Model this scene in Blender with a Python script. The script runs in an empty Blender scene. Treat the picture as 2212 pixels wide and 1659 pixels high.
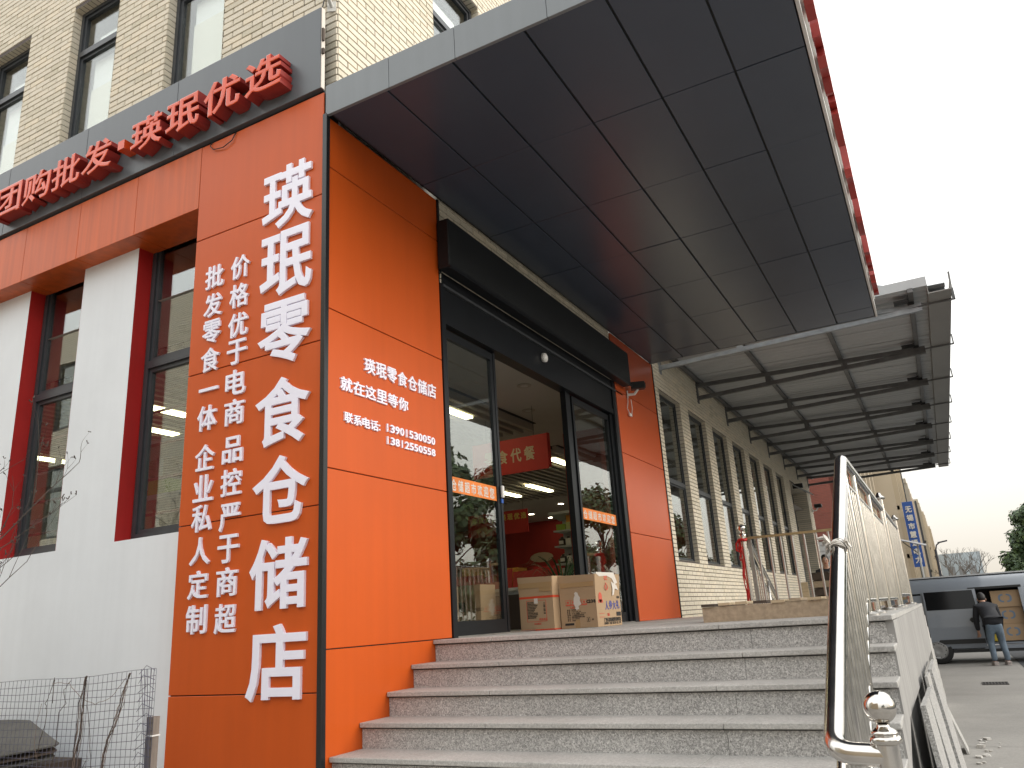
import bpy, math, random
from mathutils import Vector, Matrix
random.seed(7)
rnd = random.Random(11)
R = math.radians
scene = bpy.context.scene
C = scene.collection

# ------------------------------------------------------------------ camera
CAM = Vector((-4.0606, -3.5899, 1.55))
cam_data = bpy.data.cameras.new('camera')
cam = bpy.data.objects.new('camera', cam_data); C.objects.link(cam)
rx = Vector((0.4740534, -0.87834757, -0.06147297))
dn = Vector((0.22888644, 0.19034639, -0.95466185))
fw = Vector((0.85022607, 0.43849036, 0.2912762))
m3 = Matrix((rx, -dn, -fw)).transposed()
cam.matrix_world = Matrix.Translation(CAM) @ m3.to_4x4()
cam_data.sensor_width = 36.0
cam_data.lens = 1683.12 / 2212 * 36.0
cam_data.clip_start = 0.05
cam_data.clip_end = 1500
scene.camera = cam

# ------------------------------------------------------------------ sky, sun, exposure
SUN_DIR = Vector((0.22, -1.0, 0.36)).normalized()      # towards the sun, hidden by haze
world = bpy.data.worlds.new('World'); scene.world = world
world.use_nodes = True
wn, wl = world.node_tree.nodes, world.node_tree.links
wn.clear()
out = wn.new('ShaderNodeOutputWorld'); bg = wn.new('ShaderNodeBackground')
sky = wn.new('ShaderNodeTexSky'); sky.sky_type = 'NISHITA'; sky.sun_disc = False
sky.sun_elevation = math.asin(SUN_DIR.z); sky.sun_rotation = math.atan2(SUN_DIR.x, SUN_DIR.y)
sky.dust_density = 6.0; sky.air_density = 1.5
tc = wn.new('ShaderNodeTexCoord'); sep = wn.new('ShaderNodeSeparateXYZ')
ramp = wn.new('ShaderNodeValToRGB')                     # the overcast veil, the same all round
ramp.color_ramp.elements[0].position = 0.0; ramp.color_ramp.elements[0].color = (0.42, 0.385, 0.325, 1)
ramp.color_ramp.elements[1].position = 0.50; ramp.color_ramp.elements[1].color = (1.0, 1.0, 0.99, 1)
for p_, c_ in ((0.07, (0.51, 0.485, 0.44)), (0.18, (0.66, 0.65, 0.615))):
    e = ramp.color_ramp.elements.new(p_); e.color = (*c_, 1)
veil = wn.new('ShaderNodeVectorMath'); veil.operation = 'SCALE'; veil.inputs['Scale'].default_value = 15.0
mix = wn.new('ShaderNodeMix'); mix.data_type = 'RGBA'; mix.inputs['Factor'].default_value = 0.88
wl.new(tc.outputs['Generated'], sep.inputs[0]); wl.new(sep.outputs['Z'], ramp.inputs[0])
wl.new(ramp.outputs[0], veil.inputs[0])
wl.new(sky.outputs[0], mix.inputs[6]); wl.new(veil.outputs[0], mix.inputs[7])
wl.new(mix.outputs[2], bg.inputs[0]); bg.inputs[1].default_value = 0.125
wl.new(bg.outputs[0], out.inputs[0])

sl = bpy.data.lights.new('sun', 'SUN'); sl.energy = 1.6; sl.angle = R(26); sl.color = (1, 0.955, 0.88)
sun = bpy.data.objects.new('sun', sl); C.objects.link(sun); sun.location = (0, -20, 40)
sun.rotation_euler = SUN_DIR.to_track_quat('Z', 'Y').to_euler()

vs = scene.view_settings
vs.view_transform = 'Standard'; vs.look = 'None'; vs.gamma = 1.0; vs.use_curve_mapping = False
vs.exposure = 0.25
cy = scene.cycles
cy.use_denoising = True; cy.max_bounces = 8; cy.glossy_bounces = 5; cy.transparent_max_bounces = 12
cy.diffuse_bounces = 4; cy.caustics_reflective = False; cy.caustics_refractive = False
cy.sample_clamp_indirect = 6

# ------------------------------------------------------------------ materials
MATS = {}
def nodes_of(m):
    m.use_nodes = True
    return m.node_tree.nodes, m.node_tree.links

def pm(name, base, rough=0.5, metal=0.0, var=0.0, vscale=3.0, stretch=(1, 1, 1), bump=0.0, bscale=40.0,
       spec=0.5, speck=None, attr=None, rvar=0.0, streak=0.0, coat=0.0, emit=None):
    m = bpy.data.materials.new(name); n, l = nodes_of(m)
    b = n['Principled BSDF']
    b.inputs['Roughness'].default_value = rough; b.inputs['Metallic'].default_value = metal
    b.inputs['Specular IOR Level'].default_value = spec; b.inputs['Coat Weight'].default_value = coat
    t = n.new('ShaderNodeTexCoord')
    col = n.new('ShaderNodeRGB'); col.outputs[0].default_value = (*base, 1)
    cur = col.outputs[0]
    def mul(a, fac_socket, lo, hi):
        mr = n.new('ShaderNodeMapRange'); mr.inputs[3].default_value = lo; mr.inputs[4].default_value = hi
        mr.inputs[1].default_value = 0.3; mr.inputs[2].default_value = 0.7
        l.new(fac_socket, mr.inputs[0])
        vm = n.new('ShaderNodeVectorMath'); vm.operation = 'SCALE'
        l.new(a, vm.inputs[0]); l.new(mr.outputs[0], vm.inputs['Scale'])
        return vm.outputs[0]
    if attr:
        a = n.new('ShaderNodeAttribute'); a.attribute_name = attr
        mx = n.new('ShaderNodeValToRGB')
        cols = [(0.84, 0.84, 0.80), (0.95, 0.95, 0.93), (1.0, 1.0, 1.0), (1.06, 1.03, 0.98)]
        el = mx.color_ramp.elements
        el[0].position = 0; el[0].color = (*cols[0], 1); el[1].position = 1; el[1].color = (*cols[3], 1)
        for p, c in ((0.12, cols[1]), (0.6, cols[2])):
            x = el.new(p); x.color = (*c, 1)
        l.new(a.outputs['Fac'], mx.inputs[0])
        mm = n.new('ShaderNodeVectorMath'); mm.operation = 'MULTIPLY'
        l.new(cur, mm.inputs[0]); l.new(mx.outputs[0], mm.inputs[1]); cur = mm.outputs[0]
    if var:
        mp = n.new('ShaderNodeMapping'); mp.inputs['Scale'].default_value = stretch
        l.new(t.outputs['Object'], mp.inputs[0])
        nz = n.new('ShaderNodeTexNoise'); nz.inputs['Scale'].default_value = vscale
        nz.inputs['Detail'].default_value = 6; nz.inputs['Roughness'].default_value = 0.62
        l.new(mp.outputs[0], nz.inputs[0])
        cur = mul(cur, nz.outputs[0], 1 - var, 1 + var * 0.7)
        if rvar:
            mr = n.new('ShaderNodeMapRange'); mr.inputs[3].default_value = max(0.02, rough - rvar)
            mr.inputs[4].default_value = rough + rvar
            l.new(nz.outputs[0], mr.inputs[0]); l.new(mr.outputs[0], b.inputs['Roughness'])
    if streak:
        mp = n.new('ShaderNodeMapping'); mp.inputs['Scale'].default_value = (7, 7, 0.35)
        l.new(t.outputs['Object'], mp.inputs[0])
        nz = n.new('ShaderNodeTexNoise'); nz.inputs['Scale'].default_value = 1.6; nz.inputs['Detail'].default_value = 5
        l.new(mp.outputs[0], nz.inputs[0])
        cur = mul(cur, nz.outputs[0], 1 - streak, 1 + streak * 0.35)
    if speck:
        for sc, lo, hi in speck:
            vo = n.new('ShaderNodeTexVoronoi'); vo.inputs['Scale'].default_value = sc
            l.new(t.outputs['Object'], vo.inputs[0])
            sp = n.new('ShaderNodeSeparateColor'); l.new(vo.outputs['Color'], sp.inputs[0])
            mr = n.new('ShaderNodeMapRange'); mr.inputs[3].default_value = lo; mr.inputs[4].default_value = hi
            l.new(sp.outputs[0], mr.inputs[0])
            vm = n.new('ShaderNodeVectorMath'); vm.operation = 'SCALE'
            l.new(cur, vm.inputs[0]); l.new(mr.outputs[0], vm.inputs['Scale']); cur = vm.outputs[0]
    l.new(cur, b.inputs['Base Color'])
    if bump:
        nb = n.new('ShaderNodeTexNoise'); nb.inputs['Scale'].default_value = bscale; nb.inputs['Detail'].default_value = 5
        l.new(t.outputs['Object'], nb.inputs[0])
        bp = n.new('ShaderNodeBump'); bp.inputs['Strength'].default_value = bump; bp.inputs['Distance'].default_value = 0.01
        l.new(nb.outputs[0], bp.inputs['Height']); l.new(bp.outputs[0], b.inputs['Normal'])
    if emit:
        b.inputs['Emission Color'].default_value = (*emit[0], 1); b.inputs['Emission Strength'].default_value = emit[1]
    MATS[name] = m
    return m

def glass_mat(name, tint, f0, rough=0.0):
    m = bpy.data.materials.new(name); n, l = nodes_of(m); n.clear()
    o = n.new('ShaderNodeOutputMaterial'); mx = n.new('ShaderNodeMixShader')
    ge = n.new('ShaderNodeNewGeometry'); dt = n.new('ShaderNodeVectorMath'); dt.operation = 'DOT_PRODUCT'
    l.new(ge.outputs['Normal'], dt.inputs[0]); l.new(ge.outputs['Incoming'], dt.inputs[1])
    def mth(op, a, b=None):
        q = n.new('ShaderNodeMath'); q.operation = op
        for k, v in enumerate((a, b)):
            if v is None: continue
            if isinstance(v, (int, float)): q.inputs[k].default_value = v
            else: l.new(v, q.inputs[k])
        return q.outputs[0]
    c5 = mth('POWER', mth('SUBTRACT', 1.0, mth('ABSOLUTE', dt.outputs['Value'])), 5.0)
    fres = mth('ADD', mth('MULTIPLY', c5, 1.0-f0), f0)      # both sides of the pane alike
    tr = n.new('ShaderNodeBsdfTransparent'); tr.inputs[0].default_value = (*tint, 1)
    gl = n.new('ShaderNodeBsdfGlossy'); gl.inputs['Roughness'].default_value = rough
    gl.inputs['Color'].default_value = (0.95, 0.97, 0.96, 1)
    t = n.new('ShaderNodeTexCoord'); nz = n.new('ShaderNodeTexNoise'); nz.inputs['Scale'].default_value = 1.3
    bp = n.new('ShaderNodeBump'); bp.inputs['Strength'].default_value = 0.05; bp.inputs['Distance'].default_value = 0.02
    l.new(t.outputs['Object'], nz.inputs[0]); l.new(nz.outputs[0], bp.inputs['Height'])
    l.new(bp.outputs[0], gl.inputs['Normal'])
    l.new(fres, mx.inputs[0]); l.new(tr.outputs[0], mx.inputs[1]); l.new(gl.outputs[0], mx.inputs[2])
    l.new(mx.outputs[0], o.inputs[0])
    MATS[name] = m
    return m

pm('orange', (0.56, 0.090, 0.010), 0.36, spec=0.32, var=0.05, vscale=1.2, streak=0.05, bump=0.03, bscale=2.0, rvar=0.06)
pm('orange_band', (0.58, 0.105, 0.016), 0.40, spec=0.4, var=0.06, vscale=1.2, streak=0.22, rvar=0.06)
pm('orange_far', (0.52, 0.090, 0.022), 0.26, var=0.05, vscale=1.0, bump=0.05, bscale=1.2)
pm('black_trim', (0.012, 0.013, 0.015), 0.25)
pm('black_frame', (0.008, 0.0095, 0.012), 0.30, spec=0.35, var=0.2, vscale=4)
pm('window_frame', (0.045, 0.050, 0.057), 0.38, var=0.15, vscale=5)
pm('shutter_box', (0.009, 0.011, 0.013), 0.45, spec=0.35, var=0.2, vscale=3, bump=0.2, bscale=160)
pm('sign_grey', (0.100, 0.114, 0.126), 0.36, var=0.06, vscale=1.0, streak=0.05, bump=0.04, bscale=1.6)
pm('fascia_grey', (0.185, 0.205, 0.220), 0.36, var=0.06, vscale=1.0, streak=0.06, bump=0.04, bscale=1.2)
pm('soffit_grey', (0.058, 0.073, 0.104), 0.26, var=0.05, vscale=0.9, rvar=0.03)
pm('joint_black', (0.008, 0.008, 0.009), 0.6)
pm('letter_white', (0.86, 0.85, 0.97), 0.35, var=0.03)
pm('letter_red', (0.68, 0.078, 0.020), 0.14, var=0.10, vscale=6, bump=0.3, bscale=5, coat=0.1, spec=0.4)
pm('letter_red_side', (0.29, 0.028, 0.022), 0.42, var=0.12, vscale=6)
pm('red_paint', (0.46, 0.018, 0.016), 0.55, var=0.10, vscale=4, streak=0.12)
pm('white_wall', (0.775, 0.81, 0.845), 0.75, var=0.06, vscale=0.8, streak=0.025, bump=0.12, bscale=9)
pm('brick', (0.71, 0.65, 0.535), 0.72, attr='bv', speck=((140, 0.90, 1.06),), bump=0.12, bscale=60, streak=0.05)
pm('mortar', (0.105, 0.088, 0.082), 0.9, var=0.2, vscale=12)
pm('granite', (0.385, 0.378, 0.366), 0.50, var=0.12, vscale=1.4, speck=((120, 0.64, 1.40), (290, 0.66, 1.34)), bump=0.06, bscale=140)
pm('granite_top', (0.415, 0.406, 0.385), 0.62, var=0.16, vscale=1.6, speck=((110, 0.84, 1.14), (260, 0.9, 1.1)), bump=0.08, bscale=140)
pm('cement_render', (0.33, 0.322, 0.31), 0.85, var=0.12, vscale=2.2, streak=0.22, bump=0.25, bscale=50)
pm('concrete', (0.275, 0.263, 0.244), 0.85, var=0.20, vscale=0.55, speck=((70, 0.92, 1.08),), bump=0.2, bscale=25)
pm('concrete_dark', (0.24, 0.235, 0.225), 0.85, var=0.2, vscale=1.0, bump=0.2, bscale=25)
pm('asphalt', (0.052, 0.055, 0.060), 0.85, var=0.2, vscale=0.8, speck=((120, 0.7, 1.3),), bump=0.3, bscale=90)
pm('steel', (0.62, 0.60, 0.57), 0.17, metal=1.0, var=0.10, vscale=8, stretch=(1, 1, 1), rvar=0.07)
pm('steel_polished', (0.56, 0.54, 0.51), 0.05, metal=1.0)
pm('steel_dull', (0.46, 0.45, 0.43), 0.34, metal=1.0, var=0.15, vscale=9, rvar=0.08)
pm('steel_bal', (0.50, 0.49, 0.465), 0.24, metal=1.0, var=0.15, vscale=9, rvar=0.08)
pm('galvanised', (0.34, 0.36, 0.38), 0.45, metal=0.8, var=0.25, vscale=6, stretch=(3, 1, 3))
pm('galvanised_dark', (0.135, 0.137, 0.138), 0.55, metal=0.3, var=0.25, vscale=6)
pm('sheet_metal', (0.43, 0.45, 0.465), 0.5, metal=0.1, var=0.08, vscale=1.2)
pm('gutter', (0.25, 0.25, 0.24), 0.5, var=0.08, vscale=1.2)
pm('wood', (0.40, 0.315, 0.22), 0.8, var=0.25, vscale=3, stretch=(1, 9, 9), bump=0.2, bscale=30)
pm('wood_light', (0.52, 0.41, 0.27), 0.8, var=0.22, vscale=3, stretch=(9, 1, 9), bump=0.2, bscale=30)
pm('wood_grey', (0.20, 0.17, 0.145), 0.85, var=0.3, vscale=5, stretch=(6, 6, 1))
pm('wood_dark', (0.075, 0.055, 0.042), 0.85, var=0.3, vscale=4)
pm('bar_brass', (0.42, 0.33, 0.18), 0.35, metal=0.6, var=0.25, vscale=12)
pm('plywood_grey', (0.10, 0.096, 0.085), 0.85, var=0.35, vscale=3, bump=0.2, bscale=20)
pm('cardboard', (0.415, 0.285, 0.170), 0.82, var=0.06, vscale=2.0, bump=0.03, bscale=60)
pm('cardboard_old', (0.36, 0.24, 0.14), 0.82, var=0.08, vscale=2.0)
pm('tape_brown', (0.40, 0.26, 0.13), 0.25)
pm('tape_red', (0.62, 0.07, 0.03), 0.4)
pm('paper_torn', (0.66, 0.61, 0.55), 0.8, var=0.05)
pm('ink_black', (0.02, 0.018, 0.016), 0.7)
pm('ink_red', (0.58, 0.10, 0.06), 0.7)
pm('ink_blue', (0.05, 0.07, 0.30), 0.7)
pm('logo_blue', (0.16, 0.22, 0.30), 0.7)
pm('wire', (0.10, 0.10, 0.14), 0.5, metal=0.4)
pm('vine', (0.050, 0.034, 0.026), 0.85, var=0.4, vscale=12)
pm('vine_pale', (0.21, 0.16, 0.13), 0.85, var=0.3, vscale=12)
pm('bark', (0.075, 0.060, 0.050), 0.9, var=0.3, vscale=8)
pm('bark_grey', (0.15, 0.135, 0.12), 0.9, var=0.3, vscale=2)
pm('cable', (0.012, 0.012, 0.012), 0.5)
pm('plastic_white', (0.72, 0.72, 0.70), 0.35)
pm('plastic_black', (0.012, 0.012, 0.013), 0.4)
pm('plastic_film', (0.55, 0.52, 0.47), 0.22, var=0.15, vscale=25, bump=0.5, bscale=40)
pm('ribbon_red', (0.55, 0.018, 0.015), 0.6, var=0.2, vscale=20)
pm('sticker_orange', (0.72, 0.20, 0.03), 0.45, var=0.22, vscale=2.2)
pm('banner_red', (0.52, 0.024, 0.016), 0.6, var=0.08, vscale=3)
pm('banner_text', (0.60, 0.46, 0.30), 0.6)
pm('banner_gold', (0.74, 0.52, 0.12), 0.6)
pm('interior_white', (0.60, 0.57, 0.53), 0.7, var=0.04, vscale=2)
pm('interior_ceiling', (0.55, 0.51, 0.47), 0.8, var=0.04, vscale=2)
pm('slat', (0.45, 0.40, 0.35), 0.7)
pm('slat_gap', (0.06, 0.055, 0.05), 0.9)
pm('floor_tile', (0.36, 0.34, 0.32), 0.3, var=0.06)
pm('interior_red', (0.40, 0.030, 0.020), 0.6, var=0.15, vscale=2)
pm('column_red', (0.44, 0.055, 0.020), 0.5, var=0.06)
pm('shelf_grey', (0.42, 0.43, 0.43), 0.5)
pm('pack_green', (0.25, 0.36, 0.05), 0.5)
pm('pack_lime', (0.40, 0.44, 0.18), 0.5)
pm('pack_orange', (0.62, 0.28, 0.04), 0.5)
pm('pack_white', (0.62, 0.60, 0.56), 0.5)
pm('pack_dark', (0.05, 0.035, 0.03), 0.4)
pm('leaf_house', (0.035, 0.075, 0.022), 0.45, var=0.3, vscale=5)
pm('blind', (0.80, 0.79, 0.70), 0.8, var=0.05, vscale=1.2)
pm('blind_upper', (0.86, 0.88, 0.87), 0.8, var=0.05, vscale=1.2)
pm('dark_room', (0.03, 0.03, 0.03), 0.9)
pm('lamp_tube', (1, 0.97, 0.75), 0.5, emit=((1.0, 0.93, 0.55), 8.0))
pm('lamp_spot', (1, 0.97, 0.85), 0.5, emit=((1.0, 0.85, 0.62), 14.0))
pm('grille_bar', (0.20, 0.09, 0.07), 0.5)
pm('leaf_a', (0.040, 0.075, 0.030), 0.6, var=0.4, vscale=0.8)
pm('leaf_b', (0.070, 0.115, 0.035), 0.6, var=0.4, vscale=0.8)
pm('van_paint', (0.205, 0.23, 0.265), 0.28, coat=0.6, var=0.04, vscale=1)
pm('van_glass', (0.006, 0.007, 0.008), 0.08, spec=0.25)
pm('van_black', (0.018, 0.019, 0.020), 0.55)
pm('van_roof', (0.50, 0.51, 0.52), 0.3, coat=0.4)
pm('rubber', (0.014, 0.014, 0.014), 0.75)
pm('rim', (0.30, 0.30, 0.30), 0.4, metal=0.6)
pm('lamp_red', (0.35, 0.01, 0.01), 0.2)
pm('skin', (0.46, 0.26, 0.18), 0.6)
pm('hair', (0.012, 0.010, 0.009), 0.6)
pm('jacket', (0.014, 0.015, 0.020), 0.75, var=0.2, vscale=9, bump=0.3, bscale=14)
pm('jeans', (0.115, 0.155, 0.200), 0.85, var=0.28, vscale=7, bump=0.4, bscale=16)
pm('shoe', (0.45, 0.40, 0.38), 0.6, var=0.3, vscale=30)
pm('vest_yellow', (0.55, 0.42, 0.05), 0.7)
pm('brick_red', (0.250, 0.082, 0.062), 0.8, attr='bv', var=0.05, vscale=1)
pm('mortar_red', (0.17, 0.09, 0.075), 0.9)
pm('beige_wall', (0.52, 0.45, 0.345), 0.85, var=0.05, vscale=0.5)
pm('beige_wall_b', (0.47, 0.395, 0.285), 0.85, var=0.05, vscale=0.5)
pm('pink_wall', (0.50, 0.385, 0.34), 0.85, var=0.05, vscale=0.5)
pm('grey_wall', (0.17, 0.185, 0.205), 0.7, var=0.05, vscale=0.5)
pm('far_grey', (0.38, 0.44, 0.48), 0.8, var=0.04, vscale=0.1)
pm('far_window', (0.20, 0.21, 0.22), 0.4)
pm('sign_blue', (0.025, 0.095, 0.37), 0.5, var=0.05, vscale=2)
pm('lamp_post', (0.030, 0.032, 0.045), 0.5)
pm('solar', (0.10, 0.10, 0.11), 0.4)
pm('iron_grate', (0.05, 0.042, 0.038), 0.7, var=0.3, vscale=20)
pm('pit', (0.01, 0.01, 0.01), 0.9)
pm('rubble', (0.50, 0.48, 0.45), 0.85, var=0.25, vscale=20)
pm('soil', (0.17, 0.15, 0.13), 0.95, var=0.3, vscale=10, bump=0.5, bscale=30)
glass_mat('glass_door', (0.88, 0.91, 0.88), 0.20)
glass_mat('glass_window', (0.86, 0.90, 0.89), 0.19)
glass_mat('glass_upper', (0.96, 0.98, 0.97), 0.09)
M = MATS

# ------------------------------------------------------------------ mesh helpers
class MB:
    def __init__(s):
        s.v = []; s.f = []; s.mi = []; s.bv = []; s.has_bv = False
    def face(s, idx, mi=0): s.f.append(tuple(idx)); s.mi.append(mi)
    def quad(s, a, b, c, d, mi=0):
        n = len(s.v); s.v += [tuple(a), tuple(b), tuple(c), tuple(d)]; s.face((n, n+1, n+2, n+3), mi); return s
    def poly(s, pts, mi=0):
        n = len(s.v); s.v += [tuple(p) for p in pts]; s.face(range(n, n+len(pts)), mi); return s
    def box(s, x0, x1, y0, y1, z0, z1, mi=0, skip='', ch=0.0):
        x0, x1 = min(x0, x1), max(x0, x1); y0, y1 = min(y0, y1), max(y0, y1); z0, z1 = min(z0, z1), max(z0, z1)
        n = len(s.v)
        s.v += [(x0,y0,z0),(x1,y0,z0),(x1,y1,z0),(x0,y1,z0),(x0,y0,z1),(x1,y0,z1),(x1,y1,z1),(x0,y1,z1)]
        for k, q in (('z-',(0,3,2,1)),('z+',(4,5,6,7)),('y-',(0,1,5,4)),('x+',(1,2,6,5)),('y+',(2,3,7,6)),('x-',(3,0,4,7))):
            if k not in skip: s.face([n+i for i in q], mi)
        return s
    def prism(s, pts, d, mi=0):
        """planar polygon pts extruded by vector d"""
        n = len(s.v); k = len(pts); d = Vector(d)
        s.v += [tuple(p) for p in pts] + [tuple(Vector(p)+d) for p in pts]
        s.face(range(n+k-1, n-1, -1), mi); s.face(range(n+k, n+2*k), mi)
        for i in range(k):
            j = (i+1) % k; s.face((n+i, n+j, n+k+j, n+k+i), mi)
        return s
    def tube(s, path, r, seg=8, mi=0, cap=True, up=None):
        path = [Vector(p) for p in path]; k = len(path)
        rs = r if isinstance(r, (list, tuple)) else [r]*k
        n0 = len(s.v); prev = None
        for i, p in enumerate(path):
            t = (path[min(i+1, k-1)] - path[max(i-1, 0)])
            t = t.normalized() if t.length > 1e-9 else Vector((0, 0, 1))
            if prev is None:
                a = Vector((0, 0, 1)) if abs(t.z) < 0.9 else Vector((1, 0, 0))
                u = t.cross(a).normalized()
            else:
                u = (prev - t * prev.dot(t))
                u = u.normalized() if u.length > 1e-6 else t.orthogonal().normalized()
            prev = u; w = t.cross(u)
            sc = 1.0
            if 0 < i < k-1:
                d1 = (path[i]-path[i-1]).normalized(); d2 = (path[i+1]-path[i]).normalized()
                c = max(0.35, math.sqrt(max(0.0, (1+d1.dot(d2))/2))); sc = 1.0
            for j in range(seg):
                an = 2*math.pi*j/seg
                s.v.append(tuple(p + (u*math.cos(an) + w*math.sin(an))*rs[i]*sc))
        for i in range(k-1):
            for j in range(seg):
                a = n0+i*seg+j; b = n0+i*seg+(j+1) % seg
                s.face((a, b, b+seg, a+seg), mi)
        if cap:
            s.face(range(n0+seg-1, n0-1, -1), mi); s.face(range(n0+(k-1)*seg, n0+k*seg), mi)
        return s
    def lathe(s, cx, cy, prof, seg=24, mi=0, axis='z'):
        n0 = len(s.v); k = len(prof)
        for r, z in prof:
            for j in range(seg):
                a = 2*math.pi*j/seg
                s.v.append((cx+r*math.cos(a), cy+r*math.sin(a), z))
        for i in range(k-1):
            for j in range(seg):
                a = n0+i*seg+j; b = n0+i*seg+(j+1) % seg
                s.face((a, b, b+seg, a+seg), mi)
        s.face(range(n0+seg-1, n0-1, -1), mi); s.face(range(n0+(k-1)*seg, n0+k*seg), mi)
        return s

ORG = {}
def empty(name, loc, rz=0.0, label=None, cat=None, group=None, parent=None):
    o = bpy.data.objects.new(name, None); o.empty_display_size = 0.2
    C.objects.link(o); o.location = loc; o.rotation_euler = (0, 0, rz)
    ORG[o] = Vector(loc)
    tag(o, label, cat, group); return o
def tag(o, label=None, cat=None, group=None, kind=None):
    if label: o['label'] = label
    if cat: o['category'] = cat
    if group: o['group'] = group
    if kind: o['kind'] = kind
    return o
def obj(name, mb, mat, parent=None, smooth=False, local=False, label=None, cat=None, group=None, kind=None, autos=None):
    """mb in world coordinates (or in the root's own frame when local)"""
    me = bpy.data.meshes.new(name)
    off = ORG[parent] if (parent is not None and not local) else Vector((0, 0, 0))
    base = off
    if parent is None and not local and mb.v:
        xs = [p[0] for p in mb.v]; ys = [p[1] for p in mb.v]; zs = [p[2] for p in mb.v]
        base = Vector(((min(xs)+max(xs))/2, (min(ys)+max(ys))/2, min(zs)))
    me.from_pydata([(p[0]-base[0], p[1]-base[1], p[2]-base[2]) for p in mb.v], [], mb.f)
    mats = mat if isinstance(mat, (list, tuple)) else [mat]
    for m in mats: me.materials.append(M[m] if isinstance(m, str) else m)
    if len(mats) > 1: me.polygons.foreach_set('material_index', mb.mi)
    if mb.has_bv:
        at = me.attributes.new('bv', 'FLOAT', 'FACE'); at.data.foreach_set('value', mb.bv)
    if smooth:
        me.polygons.foreach_set('use_smooth', [True]*len(me.polygons))
        if autos is not None:
            try: me.set_sharp_from_angle(angle=R(autos))
            except Exception: pass
    me.update()
    o = bpy.data.objects.new(name, me); C.objects.link(o)
    if parent is not None:
        o.parent = parent; ORG[o] = off
    else:
        o.location = base; ORG[o] = base
    tag(o, label, cat, group, kind); return o
def bevel(o, w=0.004, seg=2):
    b = o.modifiers.new('bevel', 'BEVEL'); b.width = w; b.segments = seg; b.limit_method = 'ANGLE'; return o
def copy_tree(o, parent=None):
    c = o.copy(); C.objects.link(c); c.parent = parent
    ORG[c] = ORG.get(o, Vector())
    for ch in list(o.children): copy_tree(ch, c)
    return c
def link_part(name, me, parent, loc=(0, 0, 0), rot=None):
    o = bpy.data.objects.new(name, me); C.objects.link(o); o.parent = parent; o.location = loc
    if rot: o.rotation_euler = rot
    return o

# glyphs from the built-in font
GL = {}
def glyph(ch, bold):
    key = (ch, bold)
    if key in GL: return GL[key]
    cu = bpy.data.curves.new('glyph', 'FONT'); cu.body = ch; cu.size = 1.0; cu.extrude = 0.5
    cu.bevel_depth = bold; cu.bevel_resolution = 0; cu.resolution_u = 3; cu.fill_mode = 'BOTH'
    to = bpy.data.objects.new('glyph', cu); C.objects.link(to)
    dg = bpy.context.evaluated_depsgraph_get(); dg.update()
    me = bpy.data.meshes.new_from_object(to.evaluated_get(dg))
    vs_ = [v.co.copy() for v in me.vertices]; fs = [tuple(p.vertices) for p in me.polygons]
    front = [abs(p.normal.z) > 0.5 for p in me.polygons]
    bpy.data.objects.remove(to); bpy.data.curves.remove(cu); bpy.data.meshes.remove(me)
    GL[key] = (vs_, fs, front); return GL[key]
FRAME = {'B': (Vector((0, -1, 0)), Vector((0, 0, 1)), Vector((-1, 0, 0))),
         'A': (Vector((1, 0, 0)), Vector((0, 0, 1)), Vector((0, -1, 0)))}
def glyph_mb(ch, bold, frame, o, w, h, depth, fit=True, mb=None, sides=False):
    """o = lower left back corner of the character's box; fit = stretch the ink to w x h"""
    ux, uy, uz = FRAME[frame] if isinstance(frame, str) else frame
    V, F, fr = glyph(ch, bold)
    mb = mb or MB()
    if not V: return mb
    x0 = min(v.x for v in V); x1 = max(v.x for v in V); y0 = min(v.y for v in V); y1 = max(v.y for v in V)
    if fit:
        if (y1-y0) < 0.35*(x1-x0): sx = w/(x1-x0); sy = sx; dy = (h - (y1-y0)*sy)/2; dx = 0
        elif (x1-x0) < 0.45*(y1-y0): sy = h/(y1-y0); sx = sy; dx = (w-(x1-x0)*sx)/2; dy = 0
        else: sx = w/(x1-x0); sy = h/(y1-y0); dx = dy = 0
    else:
        sx = w; sy = h; dx = x0*sx; dy = (y0+0.12)*sy
    n = len(mb.v); o = Vector(o)
    for v in V:
        mb.v.append(tuple(o + ux*((v.x-x0)*sx+dx) + uy*((v.y-y0)*sy+dy) + uz*((v.z+0.5)*depth)))
    for f, q in zip(F, fr):
        mb.face([n+i for i in f], 0 if q or not sides else 1)
    return mb
def flat_text(mb, txt, frame, o, size, depth=0.002, bold=0.012, adv=1.0, latin=0.56):
    ux, uy, uz = FRAME[frame] if isinstance(frame, str) else frame
    x = 0.0
    for ch in txt:
        if ch != ' ':
            glyph_mb(ch, bold, frame, Vector(o)+ux*x*size, size, size, depth, fit=False, mb=mb)
        x += (adv if ord(ch) > 255 else latin)
    return x*size

def sub(iv, cut):
    out_ = []
    for a, b in iv:
        c, d = cut
        if d <= a or c >= b: out_.append((a, b)); continue
        if c > a: out_.append((a, c))
        if d < b: out_.append((d, b))
    return out_
def wall_mb(frame_fn, u0, u1, z0, z1, openings, mb=None):
    """flat sheet with rectangular holes; frame_fn(u, z, d) -> point, d is depth into the wall"""
    mb = mb or MB()
    us = sorted({u0, u1, *[min(max(o[i], u0), u1) for o in openings for i in (0, 1)]})
    zs = sorted({z0, z1, *[min(max(o[i], z0), z1) for o in openings for i in (2, 3)]})
    for a, b in zip(us, us[1:]):
        for c, d in zip(zs, zs[1:]):
            um, zm = (a+b)/2, (c+d)/2
            if any(o[0] < um < o[1] and o[2] < zm < o[3] for o in openings): continue
            mb.quad(frame_fn(a, c, 0), frame_fn(b, c, 0), frame_fn(b, d, 0), frame_fn(a, d, 0))
    return mb
def fA(y=0.0): return lambda u, z, d: (u, y+d, z)
def fB(x=0.0): return lambda u, z, d: (x+d, u, z)

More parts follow.
